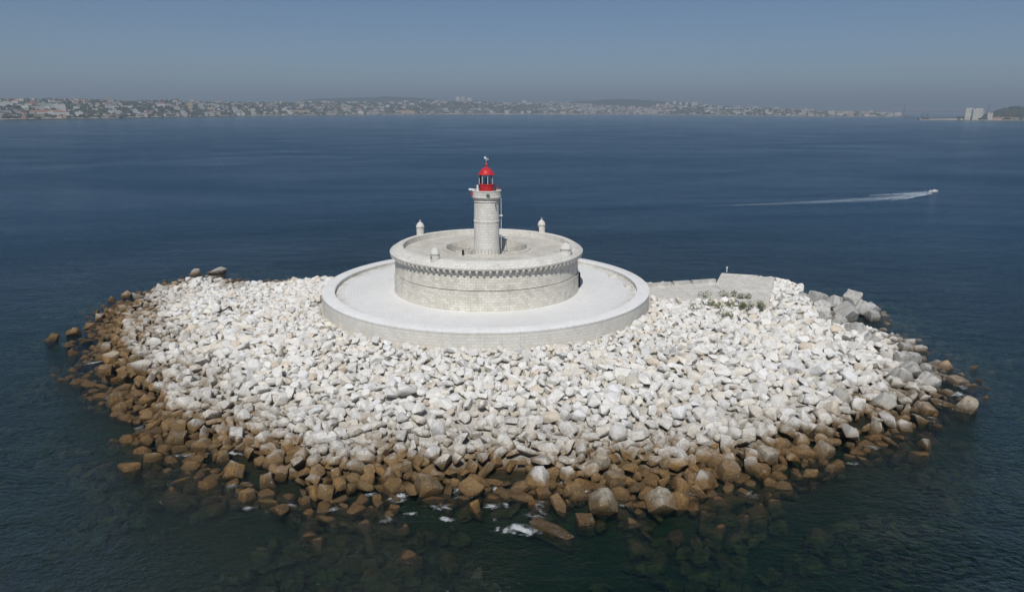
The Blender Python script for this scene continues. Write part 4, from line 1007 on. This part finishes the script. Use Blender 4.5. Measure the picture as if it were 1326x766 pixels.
special = [ # u, t, w, d, h, colour, roof, label
 (62, .10, 130, 30, 9, 'white', 'pitched', 'long red-roofed white shed on the waterfront of the far left shore'),
 (8, .45, 45, 20, 18, 'white', 'flat', 'big white block near the left end of the far shore'),
 (44, .42, 26, 14, 24, 'brick-red', 'flat', 'brick-coloured block left of the pale green ones'), (54, .42, 28, 14, 25, 'pale green', 'flat', 'left pale green apartment block'), (64, .42, 28, 14, 24, 'pale green', 'flat', 'right pale green apartment block'), (73, .40, 22, 14, 25, 'white', 'flat', 'white apartment block at the right of the pale green ones'),
 (80, .2, 24, 16, 34, 'white', 'flat', 'tall white tower block by the red-roofed shed'),
 (246, .35, 24, 18, 36, 'ochre', 'flat', 'tan tower block standing over the trees'), (260, .3, 26, 18, 36, 'grey', 'flat', 'grey tower block right of the tan one'),
 (217, .5, 60, 14, 8, 'white', 'flat', 'long slanting white hall left of the tan tower'),
 (592, .95, 40, 25, 42, 'white', 'flat', 'tallest white block of the hilltop cluster'), (599, .95, 40, 25, 46, 'cream', 'flat', 'cream block in the hilltop cluster'), (607, .95, 45, 25, 34, 'white', 'flat', 'right white block of the hilltop cluster'),
 (678, 1.0, 38, 25, 36, 'white', 'flat', 'lone white cube building on the skyline right of the hilltop cluster'), (713, 1.0, 30, 25, 22, 'white', 'flat', 'white building on top of the village hill'),
 (524, .06, 150, 25, 16, 'ochre', 'pitched', 'long ochre barracks at the waterfront'), (388, .12, 120, 25, 13, 'ochre', 'flat', 'long low ochre building left of centre on the far shore'),
 (851, .95, 36, 18, 28, 'white', 'flat', 'first white slab of the five on the right hill'), (863, .95, 36, 18, 28, 'white', 'flat', 'second white slab of the five on the right hill'), (872, .95, 30, 18, 32, 'white', 'flat', 'third and tallest white slab of the five on the right hill'), (880, .95, 24, 18, 26, 'white', 'flat', 'fourth white slab of the five on the right hill'), (888, .95, 26, 18, 25, 'white', 'flat', 'fifth white slab of the five on the right hill'),
 (898, .9, 60, 25, 34, 'cream', 'flat', 'large cream block right of the five slabs'), (1077, .1, 36, 25, 34, 'cream', 'flat', 'cream harbour tower near the bridge end'), (1101, .1, 40, 25, 34, 'pink', 'flat', 'pinkish harbour tower near the bridge end')]
for (u, t, w, d, h, col, roof, lab) in special:
    c = land(u, t); b = MB(); bmesh_building(b, (0, 0, 0), w, d, h, 0, roof, 0, 1); o = b.build('building', [wm[col], M_roofr if roof == 'pitched' else M_roofg], sharp=0)
    o.location = c; o.rotation_euler = (0, 0, -math.atan2((u-663), F)); tag(o, lab, 'building')
spots.sort(key=lambda s: -s[8])
cnt = {}
for (u, t, w, d, h, rz_, col, roof, _) in spots[:270]:
    c = land(u, t); b = MB(); bmesh_building(b, (0, 0, 0), w, d, h, 0, roof, 0, 1); o = b.build('building', [wm[col], M_roofr if roof == 'pitched' else M_roofg], sharp=0)
    o.location = c; o.rotation_euler = (0, 0, rz_)
    band = 'at the waterfront' if t < .12 else 'low on the slope' if t < .38 else 'on mid slope' if t < .72 else 'along the skyline'
    sh = 'tall' if h > w*.75 else 'long' if w > 2.6*h else 'boxy'; rf = 'red-roofed' if roof == 'pitched' else 'flat-roofed'
    tag(o, f'{sh} {rf} {col} building {band}, {section(u)}', 'building', 'buildings of the distant town across the water')
tb = MB(); names = [x[0] for x in WALLS]
for (u, t, w, d, h, rz_, col, roof, _) in spots[270:]:
    c = land(u, t); bmesh_building(tb, c, w, d, h, rz_, roof, names.index(col), 7 if roof == 'pitched' else 8)
o = tb.build('town', [wm[n] for n in names]+[M_roofr, M_roofg], sharp=0); tag(o, 'countless small pale houses of the town across the water', 'town', kind='stuff')
# woods: tree crowns between the houses
IC1 = ico(1); crowns = []; tw = random.Random(4)
for _ in range(6500):
    r_ = tw.random()
    if r_ < .8: u = tw.uniform(-60, 1150); t = tw.random(); fn = land; p = land(u, t); k = density(u, t)
    else: u = tw.uniform(1240, 1480); t = tw.random(); p = landr(u, t); k = .2
    if k > .9 and tw.random() < .45: continue
    crowns.append((p, tw.uniform(5, 13), tw.uniform(3.5, 8)))
nv = len(IC1[0]); VV = np.empty((len(crowns)*nv, 3)); TT = np.empty((len(crowns)*len(IC1[1]), 3), int)
for k, (p, w, h) in enumerate(crowns):
    VV[k*nv:(k+1)*nv] = IC1[0]*np.array([w, w, h])*NR.uniform(.7, 1.25, (nv, 1))+np.array([p.x, p.y, p.z+h*.5]); TT[k*len(IC1[1]):(k+1)*len(IC1[1])] = IC1[1]+k*nv
o = bpy.data.objects.new('woods', np_mesh('woods', VV, TT, M_wood_far, False)); COL.objects.link(o); tag(o, 'dark tree cover between the houses on the far shore', 'trees', kind='stuff')

# ------------------------------------------------------------------ right: silos, cranes, bridge, boats
M_silo = plain('silo_concrete', (.62, .60, .53), .85, scale=.05, var=.15); M_pinks = plain('headland_house', (.55, .42, .36), .9, scale=.05)
def silo(u0, u1, ytop, label, ncol, D=3230, gap=None):
    c0, c1 = far(u0, D), far(u1, D); w = (c1-c0).length; zt = rowz((u0+u1)/2, ytop, D); mid = (c0+c1)/2; an = math.atan2((c1-c0).y, (c1-c0).x)
    r = empty('grain_silo', (mid.x, mid.y, 2.0), an); tag(r, label, 'silo'); rad_ = w/ncol/2
    for i in range(ncol):
        if gap and gap[0] <= i/ncol < gap[1]: continue
        b = MB(); x = -w/2+rad_+i*2*rad_; b.lathe([(rad_, 0), (rad_, zt-6), (.01, zt-5.9)], 16, (x, 0)); b.build('silo_cell', M_silo, r)
    b = MB(); b.box((-w*.28, 1, zt-3.5), (w*.42, rad_*1.7, 5)); b.box((w*.25, 1, zt-4.5), (w*.45, rad_*1.6, 3)); b.build('head_house', M_silo, r)
    if ncol > 5:
        b = MB(); b.tube((w*.52, -rad_*1.2, zt*.55), (w*.33, -rad_*1.3, 1), 1.2, 8); b.tube((w*.52, -rad_*1.2, zt*.55), (w*.52, -rad_*1.2, zt*.8), 1.2, 8); b.build('conveyor', M_silo, r)
    return r
silo(1249.5, 1272, 140.2, 'large pale grain silo block with a dark slot standing on the right shore', 9, gap=(.33, .44))
silo(1278.5, 1285.5, 146.0, 'narrow pale silo tower right of the large silo block', 2)
hb = random.Random(9)
hl = ['low pink house just right of the narrow silo', 'white house right of the silos', 'red-roofed house under the wooded headland', 'small cream house under the wooded headland', 'pale shed at the right edge of the shore', 'long low shed left of the silo block', 'white hut between the silos', 'pink house at the foot of the headland', 'grey warehouse by the cranes']
for (u, col, w, h, rf), lab in zip([(1291, 'pink', 40, 7, 'pitched'), (1298, 'white', 20, 8, 'flat'), (1306, 'brick-red', 30, 7, 'pitched'), (1313, 'cream', 18, 7, 'pitched'), (1323, 'grey', 45, 6, 'flat'), (1238, 'white', 60, 6, 'flat'), (1275, 'white', 12, 6, 'flat'), (1302, 'pink', 22, 9, 'pitched'), (1216, 'grey', 70, 6, 'flat')], lab_ if False else hl):
    c = landr(u, .03); b = MB(); bmesh_building(b, (0, 0, 0), w, w*.4, h, 0, rf, 0, 1); o = b.build('building', [wm[col], M_roofr if rf == 'pitched' else M_roofg], sharp=0); o.location = c; o.rotation_euler = (0, 0, -.6); tag(o, lab, 'building')
M_crane = plain('crane_paint', (.10, .12, .16), .6)
for u, hh_, lab in ((1194.5, 30, 'left harbour crane on the low spit before the bridge'), (1201, 34, 'right harbour crane on the low spit before the bridge')):
    c = far(u, 4300); r = empty('harbour_crane', (c.x, c.y, 0)); tag(r, lab, 'crane'); b = MB()
    for sx in (-5, 5):
        for sy in (-4, 4): b.tube((sx, sy, 0), (sx*.6, sy*.6, hh_*.7), .8, 6)
    b.build('gantry', M_crane, r); b = MB(); b.tube((-8, 0, hh_*.6), (14, 0, hh_*1.15), .9, 6); b.tube((-3, 0, hh_*.7), (-2, 0, hh_*1.1), .8, 6); b.build('jib', M_crane, r)
for u, D, L, lab in ((1194, 3500, 22, 'white launch moored under the harbour cranes'), (1208, 3450, 16, 'smaller white launch right of the cranes')):
    c = far(u, D); r = empty('moored_boat', (c.x, c.y, 0), -.5); tag(r, lab, 'boat'); b = MB()
    b.box((0, 0, 1.2), (L, 5, 2.6), None); b.build('hull', M_metalw, r); b = MB(); b.box((-L*.1, 0, 3.6), (L*.45, 3.6, 2.2), top=(.85, .85)); b.build('cabin', M_metalw, r)
# low quay spit under the cranes
b = MB(); p0, p1 = far(1186, 4400), far(1255, 3700); b.prism(ccw([(p0.x, p0.y), (p1.x, p1.y), (p1.x+20, p1.y+160), (p0.x+20, p0.y+160)]), -2, 4); tag(b.build('breakwater', M_conc), 'long low harbour breakwater under the cranes on the right', 'breakwater')
# suspension bridge
DB = 8600; br = empty('suspension_bridge', tuple(far(1170, DB))); tag(br, 'far-off suspension bridge with tall towers faint in the haze at the right', 'bridge')
M_steel = plain('bridge_steel', (.22, .10, .08), .6, scale=.01)
ztop = rowz(1170, 134.6, DB); zd = rowz(1170, 144.4, DB)
def bp(mb, nm): o = mb.build(nm, M_steel, br); o.matrix_parent_inverse = Matrix.Translation(-br.location); return o
for u in (1170, 1279):
    c = far(u, DB); b = MB()
    for dy in (-12, 12):
        b.tube((c.x, c.y+dy, -3), (c.x, c.y+dy*.7, ztop), 5.0, 8, r2=3.6)
    for z in (zd+14, zd+48, ztop-4): b.box((c.x, c.y, z), (5, 20, 4))
    bp(b, 'tower')
uL, uR = 1095, 1420; N = 50; b = MB()
A_ = far(uL, DB); B_ = far(uR, DB); dvec = (B_-A_); an = math.atan2(dvec.y, dvec.x); m_ = (A_+B_)/2
b.box((m_.x, m_.y, zd-3), (dvec.length, 24, 9), Matrix.Rotation(an, 3, 'Z')); bp(b, 'deck')
b = MB(); prev = None
for i in range(81):
    u = 1095+(1355-1095)*i/80
    if u < 1170: s = (u-1118)/(1170-1118); z = zd+2+(ztop-zd-2)*max(0, s)**1.25
    elif u < 1279: s = (u-1224.5)/54.5; z = zd+5+(ztop-zd-5)*s*s
    else: s = (1331-u)/52; z = zd+2+(ztop-zd-2)*max(0, s)**1.25
    c = far(u, DB, z)
    if prev is not None: b.tube(prev, c, 1.5, 5, cap=False)
    prev = c
bp(b, 'cable')
b = MB()
for u in (1100, 1110, 1122, 1135, 1290, 1300): c = far(u, DB); b.tube((c.x, c.y, -2), (c.x, c.y, zd-4), 4, 6)
bp(b, 'pier')
